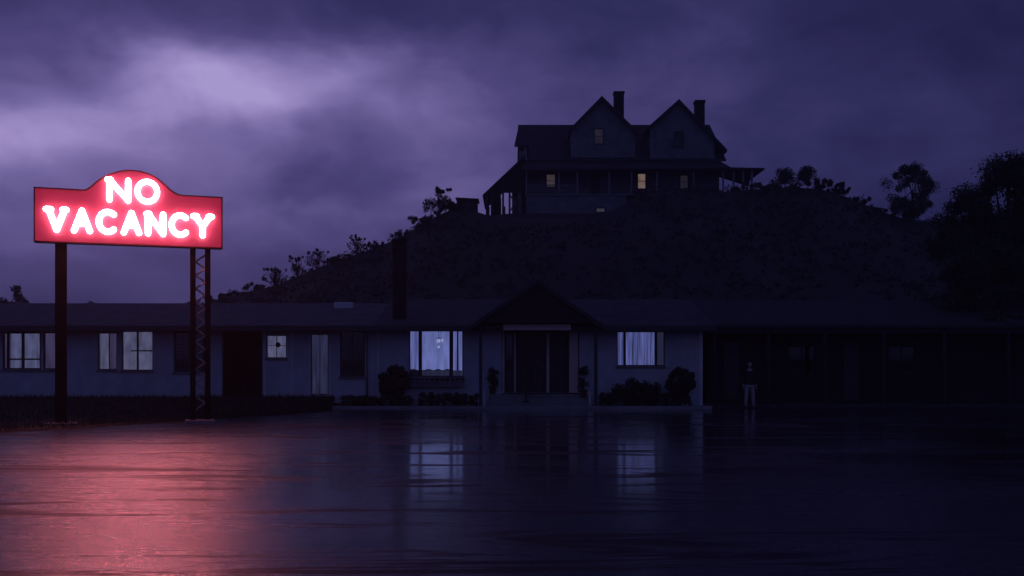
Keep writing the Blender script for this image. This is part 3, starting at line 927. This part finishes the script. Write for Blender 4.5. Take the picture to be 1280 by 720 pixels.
# side and back walls with gable peaks
yR = 105.2
zR = PZ(156, yR)
for xx in (xL, xR - .25):
    pr = [(YH + .252, ZB), (110.2, ZB), (110.2, zE), (yR, zR - .2), (YH + .252, zE + .05)]
    a = [bm.verts.new((xx, y, z)) for y, z in pr]; b_ = [bm.verts.new((xx + .25, y, z)) for y, z in pr]
    bm.faces.new(a[::-1]); bm.faces.new(b_)
    for i in range(5):
        j = (i + 1) % 5; bm.faces.new((a[i], a[j], b_[j], b_[i]))
quad_box(bm, xL + .252, xR - .252, 110.0, 110.25, ZB, zE)
obj('side_wall', bm, M['siding'], house)
boxobj('corner_bay', M['siding'], house, HX(649), HX(655.9), 101.0, 104.5, HZ(200), HZ(186))
bm = B()
ym_ = 99.4 + (yR - 99.4) * .40; zm_ = (zE - .15) + (zR - zE + .15) * .40
slab(bm, [(HX(661), 99.4, zE - .15), (HX(906), 99.4, zE - .15), (HX(900), yR, zR), (HX(649), yR, zR), (HX(643), ym_, zm_), (HX(661), ym_, zm_)], .18)
slab(bm, [(HX(648), yR + .002, zR), (HX(900), yR + .002, zR), (HX(906), 111, zE - .15), (HX(647), 111, zE - .15)], .18)
roof = obj('roof', bm, M['dark_shingle'], house)
def chimney(p0, p1, ptop, Y):
    k = 100.0 / Y
    bm = B(); quad_box(bm, PX(p0, Y), PX(p1, Y), Y, Y + 1.0, zE + 1.0, PZ(ptop, Y) - .25)
    quad_box(bm, PX(p0 - .8, Y), PX(p1 + .8, Y), Y - .07, Y + 1.07, PZ(ptop, Y) - .248, PZ(ptop, Y))
    obj('chimney', bm, M['brick'], roof)
chimney(768, 780, 114, 103.5)
chimney(869.5, 881, 125, 103.5)
def cross_gable(pa, pya, pl, pyl, pr, pyr, wl, wr, wz, hl, kink=None):
    Yg = 99.55
    zz = lambda p: PZ(p, Yg); xx = lambda p: PX(p, Yg)
    # roof planes
    bm = B()
    ap = (xx(pa), zz(pya)); L = (xx(pl), zz(pyl)); R = (xx(pr), zz(pyr))
    th = .26
    prism(bm, [(ap[0], ap[1]), (L[0], L[1]), (L[0] + .05, L[1] - th), (ap[0], ap[1] - th * 1.4)], Yg - .45, yR - .3)
    prism(bm, [(ap[0], ap[1] - th * 1.4), (R[0] - .05, R[1] - th), (R[0], R[1]), (ap[0], ap[1])], Yg - .45, yR - .3)
    obj('gable_roof', bm, M['dark_shingle'], house)
    # face with a window opening: left and right halves around it
    def top(x):
        if x < ap[0]: return ap[1] + (L[1] - ap[1]) * (x - ap[0]) / (L[0] - ap[0]) - th * 1.2
        return ap[1] + (R[1] - ap[1]) * (x - ap[0]) / (R[0] - ap[0]) - th * 1.2
    x0, x1 = xx(wl), xx(wr); zb = zz(wz)
    h0, h1, hz1, hz0 = xx(hl[0]), xx(hl[1]), zz(hl[2]), zz(hl[3])
    bm = B()
    prism(bm, [(x0, zb), (h0, zb), (h0, top(h0)), (x0, max(zb + .1, top(x0)))], Yg, Yg + .2)
    prism(bm, [(h1, zb), (x1, zb), (x1, max(zb + .1, top(x1))), (h1, top(h1))], Yg, Yg + .2)
    prism(bm, [(h0, zb), (h1, zb), (h1, hz0), (h0, hz0)], Yg, Yg + .2)
    prism(bm, [(h0, hz1), (h1, hz1), (h1, top(h1)), (ap[0], ap[1] - th * 1.2), (h0, top(h0))] if h0 < ap[0] < h1 else [(h0, hz1), (h1, hz1), (h1, top(h1)), (h0, top(h0))], Yg, Yg + .2)
    obj('gable_wall', bm, M['siding'], house)
    # side cheeks
    bm = B(); quad_box(bm, x0, x0 + .15, Yg + .202, 103, zb, max(zb + .1, top(x0))); quad_box(bm, x1 - .15, x1, Yg + .202, 103, zb, max(zb + .1, top(x1)))
    obj('gable_cheek', bm, M['siding'], house)
    bm = B(); quad_box(bm, x0 - .02, x0 + .22, Yg - .03, Yg - .002, zb, max(zb + .1, top(x0)) - .02); obj('corner_board', bm, M['grey_trim'], house)
cross_gable(752, 121, 711, 163, 797, 166, 714, 794, 197, (743, 754, 161, 180))
cross_gable(848, 125, 809, 160, 908, 188, 813, 893, 198, (843, 854, 165, 184))
warm = emis('warm_window', (1.0, .68, .55), .16, .4, 1.2)
warmdim = emis('dim_warm_window', (.7, .52, .58), .08, .3, 1.2)
faint = emis('faint_window', (.5, .42, .5), .030, .3, 1.2)
faint2 = emis('cool_faint_window', (.5, .5, .62), .10, .3, 1.2)
def hwin(p0, p1, q0, q1, Y, m, frame_w=.12):
    x0, x1, z0, z1 = PX(p0, Y), PX(p1, Y), PZ(q1, Y), PZ(q0, Y)
    bm = B()
    quad_box(bm, x0 - .08, x0 + .04, Y - .05, Y + .02, z0 - .08, z1 + .08); quad_box(bm, x1 - .04, x1 + .08, Y - .05, Y + .02, z0 - .08, z1 + .08)
    quad_box(bm, x0 + .04, x1 - .04, Y - .05, Y + .02, z1 - .04, z1 + .08); quad_box(bm, x0 + .04, x1 - .04, Y - .05, Y + .02, z0 - .08, z0 + .04)
    quad_box(bm, x0 + .04, x1 - .04, Y - .03, Y + .0, (z0 + z1) / 2 - .025, (z0 + z1) / 2 + .025)
    w = obj('window', bm, M['dark_trim'], house)
    bm = B(); quad_box(bm, x0 + .04, x1 - .04, Y + .03, Y + .035, z0 + .04, z1 - .04); obj('pane', bm, M['glass'], w)
    if m is not None: curtain('curtain', m, w, x0 - .02, x1 + .02, Y + .32, z0 - .05, z1 + .05, folds=3, amp=.03)
    return w
hwin(683, 694, 218, 234, YH, warmdim)
hwin(797, 807, 217, 236, YH, warm)
hwin(850, 860, 219, 236, YH, faint)
hwin(743, 754, 161, 180, 99.55, faint)
hwin(843, 854, 165, 184, 99.55, None)
boxobj('door', M['door'], house, HX(738) + .02, HX(750) - .02, YH + .08, YH + .14, HZ(246), HZ(217))
boxobj('room_divider', M['interior'], house, xL + .26, xR - .26, 102.5, 102.6, ZB, zE - .1)
# porch roof across the front and round the right side
bm = B()
Yp = 97.0
slab(bm, [(HX(652), 99.95, zE - .2), (HX(652), Yp, PZ(211, Yp)), (HX(905), Yp, PZ(209, Yp)), (HX(900), 99.95, zE - .2)], .16)
slab(bm, [(HX(900.2), 99.95, zE - .2), (HX(905.2), Yp, PZ(209, Yp)), (HX(947), Yp + .2, PZ(209.5, Yp)), (HX(947), 106, PZ(209.5, Yp)), (HX(900.2), 106, zE - .2)], .16)
obj('porch_roof', bm, M['dark_shingle'], house)
# porch floor, base and posts
bm = B(); quad_box(bm, HX(656), HX(780), Yp + .2, YH - .002, HZ(248) - .15, HZ(248)); quad_box(bm, HX(780.1), HX(938), Yp + .2, 105, HZ(248) - .15, HZ(248))
obj('porch_floor', bm, M['grey_trim'], house)
bm = B(); wall_grid(bm, HX(657), HX(779), ZB - .5, HZ(248) - .152, Yp + .3, Yp + .42, [(PX(745, Yp), PX(756, Yp), PZ(265, Yp), PZ(260, Yp))])
obj('porch_base', bm, M['siding'], house)
hwin(745, 756, 260, 265, Yp + .3, faint2)
for p in (658, 690 + 9, 722, 762, 790, 822, 868, 905, 918, 930, 941):
    q = PX(p, Yp); boxobj('porch_post', M['grey_trim'], house, q - .08, q + .08, Yp + .32, Yp + .48, HZ(248) + .002, PZ(213.5, Yp))
bm = B()
rz_ = HZ(248)
quad_box(bm, HX(657), HX(720), Yp + .36, Yp + .42, rz_ + .85, rz_ + .93)
for i in range(28):
    x = HX(657) + .1 + i * (HX(720) - HX(657) - .2) / 27; quad_box(bm, x - .025, x + .025, Yp + .37, Yp + .41, rz_, rz_ + .848)
obj('railing', bm, M['grey_trim'], house)
# side lean-to on the left
bm = B()
slab(bm, [(HX(656) - .01, 98.2, HZ(198)), (HX(656) - .01, 107, HZ(198)), (HX(604), 107, HZ(247)), (HX(604), 98.2, HZ(247))], .2)
obj('lean_to_roof', bm, M['dark_shingle'], house)
bm = B(); prism(bm, [(HX(610), HZ(244)), (HX(655), HZ(244)), (HX(655), HZ(202))], 98.5, 98.6); obj('lean_to_gable', bm, M['dark_wood'], house)
boxobj('lean_to_wall', M['dark_wood'], house, HX(616), HX(626), 99.0, 104, ZB - .3, HZ(244) - .02)
boxobj('lean_to_wall', M['siding'], house, HX(640), HX(655.8), 100.6, 106.5, ZB - .3, HZ(225))
for p, yy in ((609, 98.4), (615, 98.5), (629, 98.4), (637, 98.4), (650, 98.4), (609, 106), (630, 106)):
    q = HX(p); w_p = .1
    boxobj('lean_to_post', M['grey_trim'] if p > 630 else M['dark_trim'], house, q - w_p, q + w_p, yy, yy + .2, ZB - .3, HZ(244) if yy < 100 else HZ(247))
bm = B()
for a, b_ in ((637, 650), (650, 637)):
    tube(bm, [(HX(a), 98.42, HZ(268)), (HX(b_), 98.42, HZ(246))], .07, 6)
obj('cross_brace', bm, M['grey_trim'], house)
# shed beside the bush
shed = empty('garden_shed', (HX(586), 97, 15.2), 0, 'small flat roofed shed between the twiggy bush and the hilltop house', 'shed')
boxobj('wall', M['dark_wood'], shed, -1.0, .95, 0, 2.2, -1, HZ(257) - 15.2)
bm = B(); slab(bm, [(-1.15, -.2, HZ(253) - 15.2), (1.1, -.2, HZ(254.5) - 15.2), (1.1, 2.4, HZ(254.5) - 15.2), (-1.15, 2.4, HZ(253) - 15.2)], .12); obj('roof', bm, M['dark_shingle'], shed)
boxobj('door', M['door'], shed, -.4, .35, -.04, -.002, -.6, HZ(258) - 15.2)

# ------------------------------------------------------------------ trees and shrubs
make_tree('broadleaf_tree', 'biggest black leafy tree rising at the edge past the outbuilding', 'tree', PX(1268, 46), 46.5, -.1, PZ(196, 46.5), 3.0, 51, 190, 80000, .07, trunk_r=.28, crown_lo=.10)
make_tree('broadleaf_tree', 'middle sized dark tree leaning out from the biggest tree', 'tree', PX(1218, 48), 49, -.1, PZ(236, 49), 1.6, 52, 90, 30000, .06, trunk_r=.18, crown_lo=.2)
make_tree('broadleaf_tree', 'low bushy dark tree standing in front of the biggest tree', 'tree', PX(1238, 43), 42.9, -.1, PZ(300, 42.9), 2.3, 53, 110, 40000, .065, trunk_r=.2, crown_lo=.03)
make_tree('broadleaf_tree', 'dark rounded tree wholly beyond the end of the outbuilding roof', 'tree', PX(1340, 46), 46, -.1, 10.0, 3.0, 57, 60, 16000, .08, trunk_r=.22, crown_lo=.1)
xt = PX(1149, 88)
make_tree('small_tree', 'small lone leafy tree on the hillside against the sky', 'tree', xt, 90, hill_z(xt, 90) - .4, PZ(208, 90) - hill_z(xt, 90) + .4, 2.35, 54, 60, 13000, .085, trunk_r=.13, crown_lo=.22)
xt = PX(15, 120)
make_tree('distant_tree', 'distant low tree showing over the guest wing roof', 'tree', xt, 120, -.1, PZ(357, 120), 2.6, 55, 26, 3500, .18, trunk_r=.2, crown_lo=.3)
xt = PX(117, 130)
make_tree('distant_tree', 'faint distant treetop just above the roof ridge between the sign posts', 'tree', xt, 130, -.1, PZ(373, 130), 2.2, 56, 20, 2000, .18, trunk_r=.2, crown_lo=.3)
SH = [(548, 33, 240, 'tall twiggy bush rising beside the small shed', 3, True, 3000),
      (565, 26, 252, 'dense low bush squeezed between the twiggy bush and the shed', 3, False, 1800),
      (992, 46, 203, 'largest round bush on the crest beyond the house porch', 3, False, 3800),
      (1022, 34, 222, 'low wide bush just below the largest crest bush', 3, False, 1800),
      (1048, 30, 232, 'ragged bush where the crest begins to fall away', 3, True, 1500),
      (1072, 30, 246, 'small bush halfway down the falling crest', 3, False, 1300),
      (1098, 28, 259, 'smallest bush at the foot of the falling crest', 3, False, 1200)]
for p, w, top_, lab, dy, tw, nn in SH:
    yy = CREST - .5
    xx = PX(p, yy)
    zb = hill_z(xx, yy) - .1
    make_shrub('hilltop_bush', lab, 'bush', xx, yy, zb, w / F * yy, PZ(top_, yy) - zb, 100 + p, nn, .10, 'leaf2', twig=tw)
rng = random.Random(77)
for k, p in enumerate((262, 288, 318, 343, 372, 398, 421, 447, 472, 503, 528, 935, 962)):
    yy = CREST - .5 + rng.uniform(-1, 1)
    xx = PX(p, yy); zb = hill_z(xx, yy) - .15
    big = p in (343, 398, 447, 372)
    h = rng.uniform(1.3, 1.8) if big else rng.uniform(.7, 1.1)
    make_shrub('crest_shrub', 'scrubby dark shrub on the hill crest against the sky', 'shrub', xx, yy, zb, rng.uniform(1.6, 2.6), h, 200 + p, 900, .09, 'leaf2', group='scrubby shrubs along the hill crest', twig=big)

# ------------------------------------------------------------------ person
def skin_mesh(name, verts, edges, radii, root_i, m, parent, sub=2):
    me = bpy.data.meshes.new(name + '_src')
    me.from_pydata(verts, edges, [])
    o = bpy.data.objects.new(name + '_src', me); col.objects.link(o)
    md = o.modifiers.new('skin', 'SKIN'); md.use_smooth_shade = True
    for i, s in enumerate(me.skin_vertices[0].data):
        r = radii[i]; s.radius = r if isinstance(r, tuple) else (r, r); s.use_root = (i == root_i)
    ss = o.modifiers.new('sub', 'SUBSURF'); ss.levels = sub; ss.render_levels = sub
    dg = bpy.context.evaluated_depsgraph_get(); dg.update()
    me2 = bpy.data.meshes.new_from_object(o.evaluated_get(dg))
    bpy.data.objects.remove(o, do_unlink=True)
    me2.name = name
    me2.materials.clear(); me2.materials.append(m)
    me2.polygons.foreach_set('use_smooth', [True] * len(me2.polygons))
    r = bpy.data.objects.new(name, me2); col.objects.link(r)
    if parent is not None: r.parent = parent
    return r
class Sk:
    def __init__(s): s.v = []; s.e = []; s.r = []
    def add(s, p, r, prev=None):
        s.v.append(p); s.r.append(r)
        if prev is not None: s.e.append((prev, len(s.v) - 1))
        return len(s.v) - 1
def build_person(X_, Y_):
    root = empty('person', (X_, Y_, 0.0), 0, 'lone person standing on the wet lot in black jacket and pale trousers', 'person')
    s = Sk()
    pel = s.add((0, 0, .95), (.14, .10))
    w = s.add((0, 0, 1.10), (.125, .09), pel)
    ch = s.add((0, .01, 1.28), (.15, .105), w)
    sh = s.add((0, .01, 1.42), (.12, .085), ch)
    nk = s.add((0, 0, 1.50), .052, sh)
    n2 = s.add((0, -.01, 1.56), .05, nk)
    for q in (-1, 1):
        hip = s.add((q * .095, 0, .88), .088, pel)
        kn = s.add((q * .125, -.012 - .03 * (q > 0), .49), .055, hip)
        cf = s.add((q * .135, .01, .33), .052, kn)
        an = s.add((q * .15, .015, .09), .037, cf)
        ft = s.add((q * .16, -.06, .045), .038, an)
        s.add((q * .17, -.15, .032), .030, ft)
        so = s.add((q * .175, .01, 1.40), .055, sh)
        el = s.add((q * .235, .02 + .02 * (q > 0), 1.13), .040, so)
        wr = s.add((q * .245, -.03, .88), .027, el)
        pm = s.add((q * .245, -.04, .815), (.034, .018), wr)
        for k in range(4):
            yy = -.07 + k * .021
            L = (.068, .078, .072, .055)[k]
            a = s.add((q * .246, yy, .775), .0095, pm)
            b_ = s.add((q * .242, yy - .004, .775 - L * .5), .0085, a)
            s.add((q * .232, yy - .006, .775 - L * .93), .0075, b_)
        a = s.add((q * .240, -.082, .825), .010, wr)
        s.add((q * .232, -.098, .79), .009, a)
    body = skin_mesh('body', s.v, s.e, s.r, 0, M['skin'], root)
    # head joined into the body mesh
    bm = B(); bm.from_mesh(body.data)
    hv = sphere(bm, (0, -.015, 1.665), .105, .76, .92, 1.14, sub=4)
    for v_ in hv:
        p = v_.co - Vector((0, -.015, 1.665))
        if p.z < -.03: p.x *= 1 - (-.03 - p.z) * 3.2; 
        g = lambda cx, cz, sx, sz: math.exp(-((p.x - cx) / sx) ** 2 - ((p.z - cz) / sz) ** 2)
        if p.y < 0:
            p.y -= .022 * g(0, -.022, .012, .022)      # nose
            p.y -= .006 * g(0, -.06, .025, .008) - .004 * g(0, -.066, .02, .003)  # lips
            p.y += .010 * g(-.03, .008, .014, .010) + .010 * g(.03, .008, .014, .010)  # eye sockets
            p.y -= .007 * g(0, -.10, .02, .015)       # chin
            p.y -= .004 * g(0, .03, .05, .008)        # brow
        v_.co = p + Vector((0, -.015, 1.665))
    for q in (-1, 1): sphere(bm, (q * .082, -.005, 1.66), .028, .35, .65, 1.1, sub=2)
    bm.to_mesh(body.data); bm.free()
    body.data.polygons.foreach_set('use_smooth', [True] * len(body.data.polygons))
    bm = B()
    for q in (-1, 1): sphere(bm, (q * .030, -.098, 1.672), .011, sub=2)
    obj('eye', bm, M['hair'], root, True)
    # hair cap
    bm = B(); hv = sphere(bm, (0, -.006, 1.685), .113, .78, .93, 1.1, sub=3)
    kill = [v_ for v_ in bm.verts if (v_.co.y < -.055 and v_.co.z < 1.735) or v_.co.z < 1.60]
    bmesh.ops.delete(bm, geom=kill, context='VERTS')
    h = obj('hair', bm, M['hair'], root, True); md = h.modifiers.new('s', 'SOLIDIFY'); md.thickness = .012
    # jacket
    s = Sk()
    a = s.add((0, 0, .82), (.18, .135)); b0 = s.add((0, 0, .95), (.178, .13), a); b_ = s.add((0, 0, 1.10), (.165, .12), b0); c = s.add((0, .01, 1.28), (.175, .125), b_)
    d = s.add((0, .01, 1.42), (.14, .10), c); s.add((0, 0, 1.50), (.07, .065), d)
    for q in (-1, 1):
        so = s.add((q * .18, .01, 1.40), .072, d); el = s.add((q * .24, .02, 1.13), .057, so); s.add((q * .247, -.022, .90), .044, el)
    skin_mesh('jacket', s.v, s.e, s.r, 0, M['jacket'], root)
    s = Sk()
    a = s.add((0, 0, .93), (.15, .11))
    for q in (-1, 1):
        hip = s.add((q * .10, 0, .84), .10, a); kn = s.add((q * .128, -.012, .49), .075, hip); cf = s.add((q * .14, .005, .30), .068, kn); s.add((q * .152, .01, .10), .062, cf)
    skin_mesh('trousers', s.v, s.e, s.r, 0, M['trouser'], root)
    for q in (-1, 1):
        s = Sk()
        a = s.add((q * .15, .03, .045), .048); b_ = s.add((q * .16, -.07, .042), (.05, .042), a); s.add((q * .17, -.16, .032), (.042, .03), b_)
        skin_mesh('shoe', s.v, s.e, s.r, 0, M['shoe'], root)
    return root
build_person(PX(937, 38.3), 38.3)

# separate pieces of one kind become parts of their own
def split_loose(o):
    me = o.data
    n = len(me.vertices); par = list(range(n))
    def find(a):
        while par[a] != a: par[a] = par[par[a]]; a = par[a]
        return a
    for e in me.edges:
        a, b_ = find(e.vertices[0]), find(e.vertices[1])
        if a != b_: par[a] = b_
    groups = {}
    for p in me.polygons: groups.setdefault(find(p.vertices[0]), []).append(p)
    if len(groups) < 2: return
    base = o.name.split('.')[0]
    for k, ps in enumerate(groups.values()):
        ids = sorted({v_ for p in ps for v_ in p.vertices}); mp_ = {a: i for i, a in enumerate(ids)}
        m2 = bpy.data.meshes.new(base)
        m2.from_pydata([me.vertices[a].co[:] for a in ids], [], [[mp_[v_] for v_ in p.vertices] for p in ps])
        for mt in me.materials: m2.materials.append(mt)
        m2.polygons.foreach_set('use_smooth', [ps[0].use_smooth] * len(ps))
        if k == 0: first = m2; continue
        c = o.copy(); c.data = m2; col.objects.link(c); c.parent = o.parent
    o.data = first
for o in list(scene.objects):
    if o.type == 'MESH' and o.name.split('.')[0] in {'fascia', 'jamb', 'gable_cheek', 'mullion', 'corner_board', 'footing', 'brace', 'batten', 'eye', 'cross_brace', 'passage_wall'}:
        split_loose(o)

# ------------------------------------------------------------------ sky
REAR_FILL = (.13, .22, .66)
world = bpy.data.worlds.new('World'); scene.world = world; world.use_nodes = True
t = world.node_tree; t.nodes.clear()
out = N(t, 'ShaderNodeOutputWorld'); bg = N(t, 'ShaderNodeBackground')
tc = N(t, 'ShaderNodeTexCoord')
def L_(a, b_): t.links.new(a, b_)
def mth(op, a, b_=None, c=None):
    n = N(t, 'ShaderNodeMath', operation=op)
    for i, q in enumerate((a, b_, c)):
        if q is None: continue
        if isinstance(q, (int, float)): n.inputs[i].default_value = q
        else: L_(q, n.inputs[i])
    return n.outputs[0]
# wind-torn warp of the view direction
wn = N(t, 'ShaderNodeTexNoise'); wn.inputs['Scale'].default_value = 3.2; wn.inputs['Detail'].default_value = 5; wn.inputs['Roughness'].default_value = .55
mpw = N(t, 'ShaderNodeMapping'); mpw.inputs['Scale'].default_value = (1, 1, 1.9)
L_(tc.outputs['Generated'], mpw.inputs[0]); L_(mpw.outputs[0], wn.inputs['Vector'])
sub = N(t, 'ShaderNodeVectorMath', operation='SUBTRACT'); L_(wn.outputs['Color'], sub.inputs[0]); sub.inputs[1].default_value = (.5, .5, .5)
scl = N(t, 'ShaderNodeVectorMath', operation='MULTIPLY'); L_(sub.outputs[0], scl.inputs[0]); scl.inputs[1].default_value = (.17, .17, .12)
wd = N(t, 'ShaderNodeVectorMath', operation='ADD'); L_(tc.outputs['Generated'], wd.inputs[0]); L_(scl.outputs[0], wd.inputs[1])
def blob(px, py, rx, rz, amp, soft=1.0):
    d = Vector(((px - 640), F, (HOR - py))).normalized()
    s = N(t, 'ShaderNodeVectorMath', operation='SUBTRACT'); L_(wd.outputs[0], s.inputs[0]); s.inputs[1].default_value = d
    m_ = N(t, 'ShaderNodeVectorMath', operation='MULTIPLY'); L_(s.outputs[0], m_.inputs[0])
    k = F / 1.04
    m_.inputs[1].default_value = (k / rx, k / rx, k / rz)
    l = N(t, 'ShaderNodeVectorMath', operation='LENGTH'); L_(m_.outputs[0], l.inputs[0])
    e = mth('MULTIPLY', mth('POWER', l.outputs['Value'], 2.0), -1.0)
    return mth('MULTIPLY', mth('EXPONENT', e), amp)
BL = SKY = [
    (235, 112, 95, 46, .44), (320, 135, 80, 26, .30), (190, 75, 60, 26, .10), (165, 150, 70, 26, .16), (-30, 150, 75, 45, .34), (90, 165, 100, 30, .18),
    (440, 110, 110, 42, .18), (550, 125, 120, 42, .10), (270, 205, 500, 150, .24), (760, 90, 200, 90, .09),
    (130, 350, 260, 80, .075), (600, 250, 170, 70, .06), (1100, 180, 280, 60, .03), (330, 330, 120, 50, -.04),
    (150, 30, 220, 40, -.02), (-400, 120, 500, 200, .18)]
acc = None
for b_ in BL:
    v_ = blob(*b_); acc = v_ if acc is None else mth('ADD', acc, v_)
n1 = N(t, 'ShaderNodeTexNoise'); n1.inputs['Scale'].default_value = 6.5; n1.inputs['Detail'].default_value = 7; n1.inputs['Roughness'].default_value = .58; n1.inputs['Distortion'].default_value = .25
mp1 = N(t, 'ShaderNodeMapping'); mp1.inputs['Scale'].default_value = (1, 1, 1.7); mp1.inputs['Location'].default_value = (3.1, 1.7, .4)
L_(tc.outputs['Generated'], mp1.inputs[0]); L_(mp1.outputs[0], n1.inputs['Vector'])
nz = mth('SUBTRACT', n1.outputs['Fac'], .5)
I = mth('ADD', acc, .115)
I = mth('MULTIPLY', I, mth('MULTIPLY_ADD', nz, 1.3, 1.0))
I = mth('ADD', I, mth('MULTIPLY', nz, .06))
cr = N(t, 'ShaderNodeValToRGB'); L_(I, cr.inputs[0])
el = cr.color_ramp.elements
el[0].position = 0.0; el[0].color = (.0065, .0070, .034, 1)
el[1].position = 1.0; el[1].color = (.42, .34, .66, 1)
for p, c in ((.10, (.0135, .0130, .058)), (.2, (.032, .0285, .107)), (.36, (.082, .066, .205)), (.55, (.175, .14, .36)), (.75, (.29, .23, .51))):
    e = el.new(p); e.color = (*c, 1)
sky = N(t, 'ShaderNodeTexSky'); sky.sky_type = 'NISHITA'; sky.sun_disc = False
SUN_EL, SUN_ROT = math.radians(6), math.radians(-35)
sky.sun_elevation = SUN_EL; sky.sun_rotation = SUN_ROT; sky.dust_density = 2; sky.ozone_density = 6
tint = N(t, 'ShaderNodeVectorMath', operation='MULTIPLY'); L_(sky.outputs[0], tint.inputs[0]); tint.inputs[1].default_value = (.010, .009, .026)
ad = N(t, 'ShaderNodeVectorMath', operation='MULTIPLY_ADD'); L_(cr.outputs[0], ad.inputs[0]); ad.inputs[1].default_value = (1 / .1,) * 3; L_(tint.outputs[0], ad.inputs[2])
# added fill: blue glow in the unseen sky behind the viewer, brightening walls
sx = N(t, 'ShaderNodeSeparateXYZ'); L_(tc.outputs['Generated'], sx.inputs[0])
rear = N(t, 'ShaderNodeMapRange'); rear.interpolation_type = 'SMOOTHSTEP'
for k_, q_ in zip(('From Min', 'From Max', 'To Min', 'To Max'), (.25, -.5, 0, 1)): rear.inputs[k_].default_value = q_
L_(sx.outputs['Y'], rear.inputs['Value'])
rc = N(t, 'ShaderNodeVectorMath', operation='SCALE'); rc.inputs[0].default_value = REAR_FILL; L_(rear.outputs[0], rc.inputs['Scale'])
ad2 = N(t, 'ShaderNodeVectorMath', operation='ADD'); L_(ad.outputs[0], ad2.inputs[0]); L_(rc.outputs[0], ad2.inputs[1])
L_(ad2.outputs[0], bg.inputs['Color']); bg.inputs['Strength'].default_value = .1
L_(bg.outputs[0], out.inputs['Surface'])

# one weak, broad, bluish sun: the last light behind the clouds
sd = bpy.data.lights.new('sun', 'SUN'); sd.energy = .012; sd.angle = math.radians(25); sd.color = (.75, .7, 1.0)
so = bpy.data.objects.new('sun', sd); col.objects.link(so)
dirv = Vector((math.sin(SUN_ROT) * math.cos(SUN_EL + .4), math.cos(SUN_ROT) * math.cos(SUN_EL + .4), math.sin(SUN_EL + .4)))
so.rotation_euler = (-dirv).to_track_quat('-Z', 'Y').to_euler()

# ------------------------------------------------------------------ haze
HAZE = 0.0010
if HAZE > 0:
    bm = B(); quad_box(bm, -260, 260, -80, 330, -1.2, 33)
    hz = obj('haze', bm, None); tag(hz, 'thin rain haze hanging over the lot and hill', 'haze', kind='stuff')
    m = bpy.data.materials.new('haze'); m.use_nodes = True; tt = m.node_tree; tt.nodes.clear()
    o_ = N(tt, 'ShaderNodeOutputMaterial'); pv = N(tt, 'ShaderNodeVolumePrincipled')
    pv.inputs['Color'].default_value = (.82, .82, .9, 1); pv.inputs['Density'].default_value = HAZE; pv.inputs['Anisotropy'].default_value = .3
    tt.links.new(pv.outputs[0], o_.inputs['Volume'])
    hz.data.materials.append(m)

# ------------------------------------------------------------------ camera and render
cd = bpy.data.cameras.new('camera'); cam = bpy.data.objects.new('camera', cd); col.objects.link(cam)
cam.location = (0, 0, CAMH); cam.rotation_euler = (PI / 2, 0, 0)
cd.sensor_width = 36; cd.lens = F / 1280 * 36; cd.shift_y = (HOR - 360) / 1280; cd.clip_end = 6000; cd.clip_start = .05
scene.camera = cam
scene.render.engine = 'CYCLES'
cy = scene.cycles
cy.use_denoising = True
try: cy.denoiser = 'OPENIMAGEDENOISE'
except Exception: pass
cy.max_bounces = 6; cy.diffuse_bounces = 3; cy.glossy_bounces = 3; cy.transparent_max_bounces = 12; cy.volume_bounces = 0
cy.sample_clamp_indirect = 3.0; cy.caustics_reflective = False; cy.caustics_refractive = False
cy.use_adaptive_sampling = True; cy.adaptive_threshold = .01
vs = scene.view_settings
vs.view_transform = 'Standard'; vs.look = 'None'; vs.exposure = 0; vs.gamma = 1
try: vs.use_curve_mapping = False
except Exception: pass
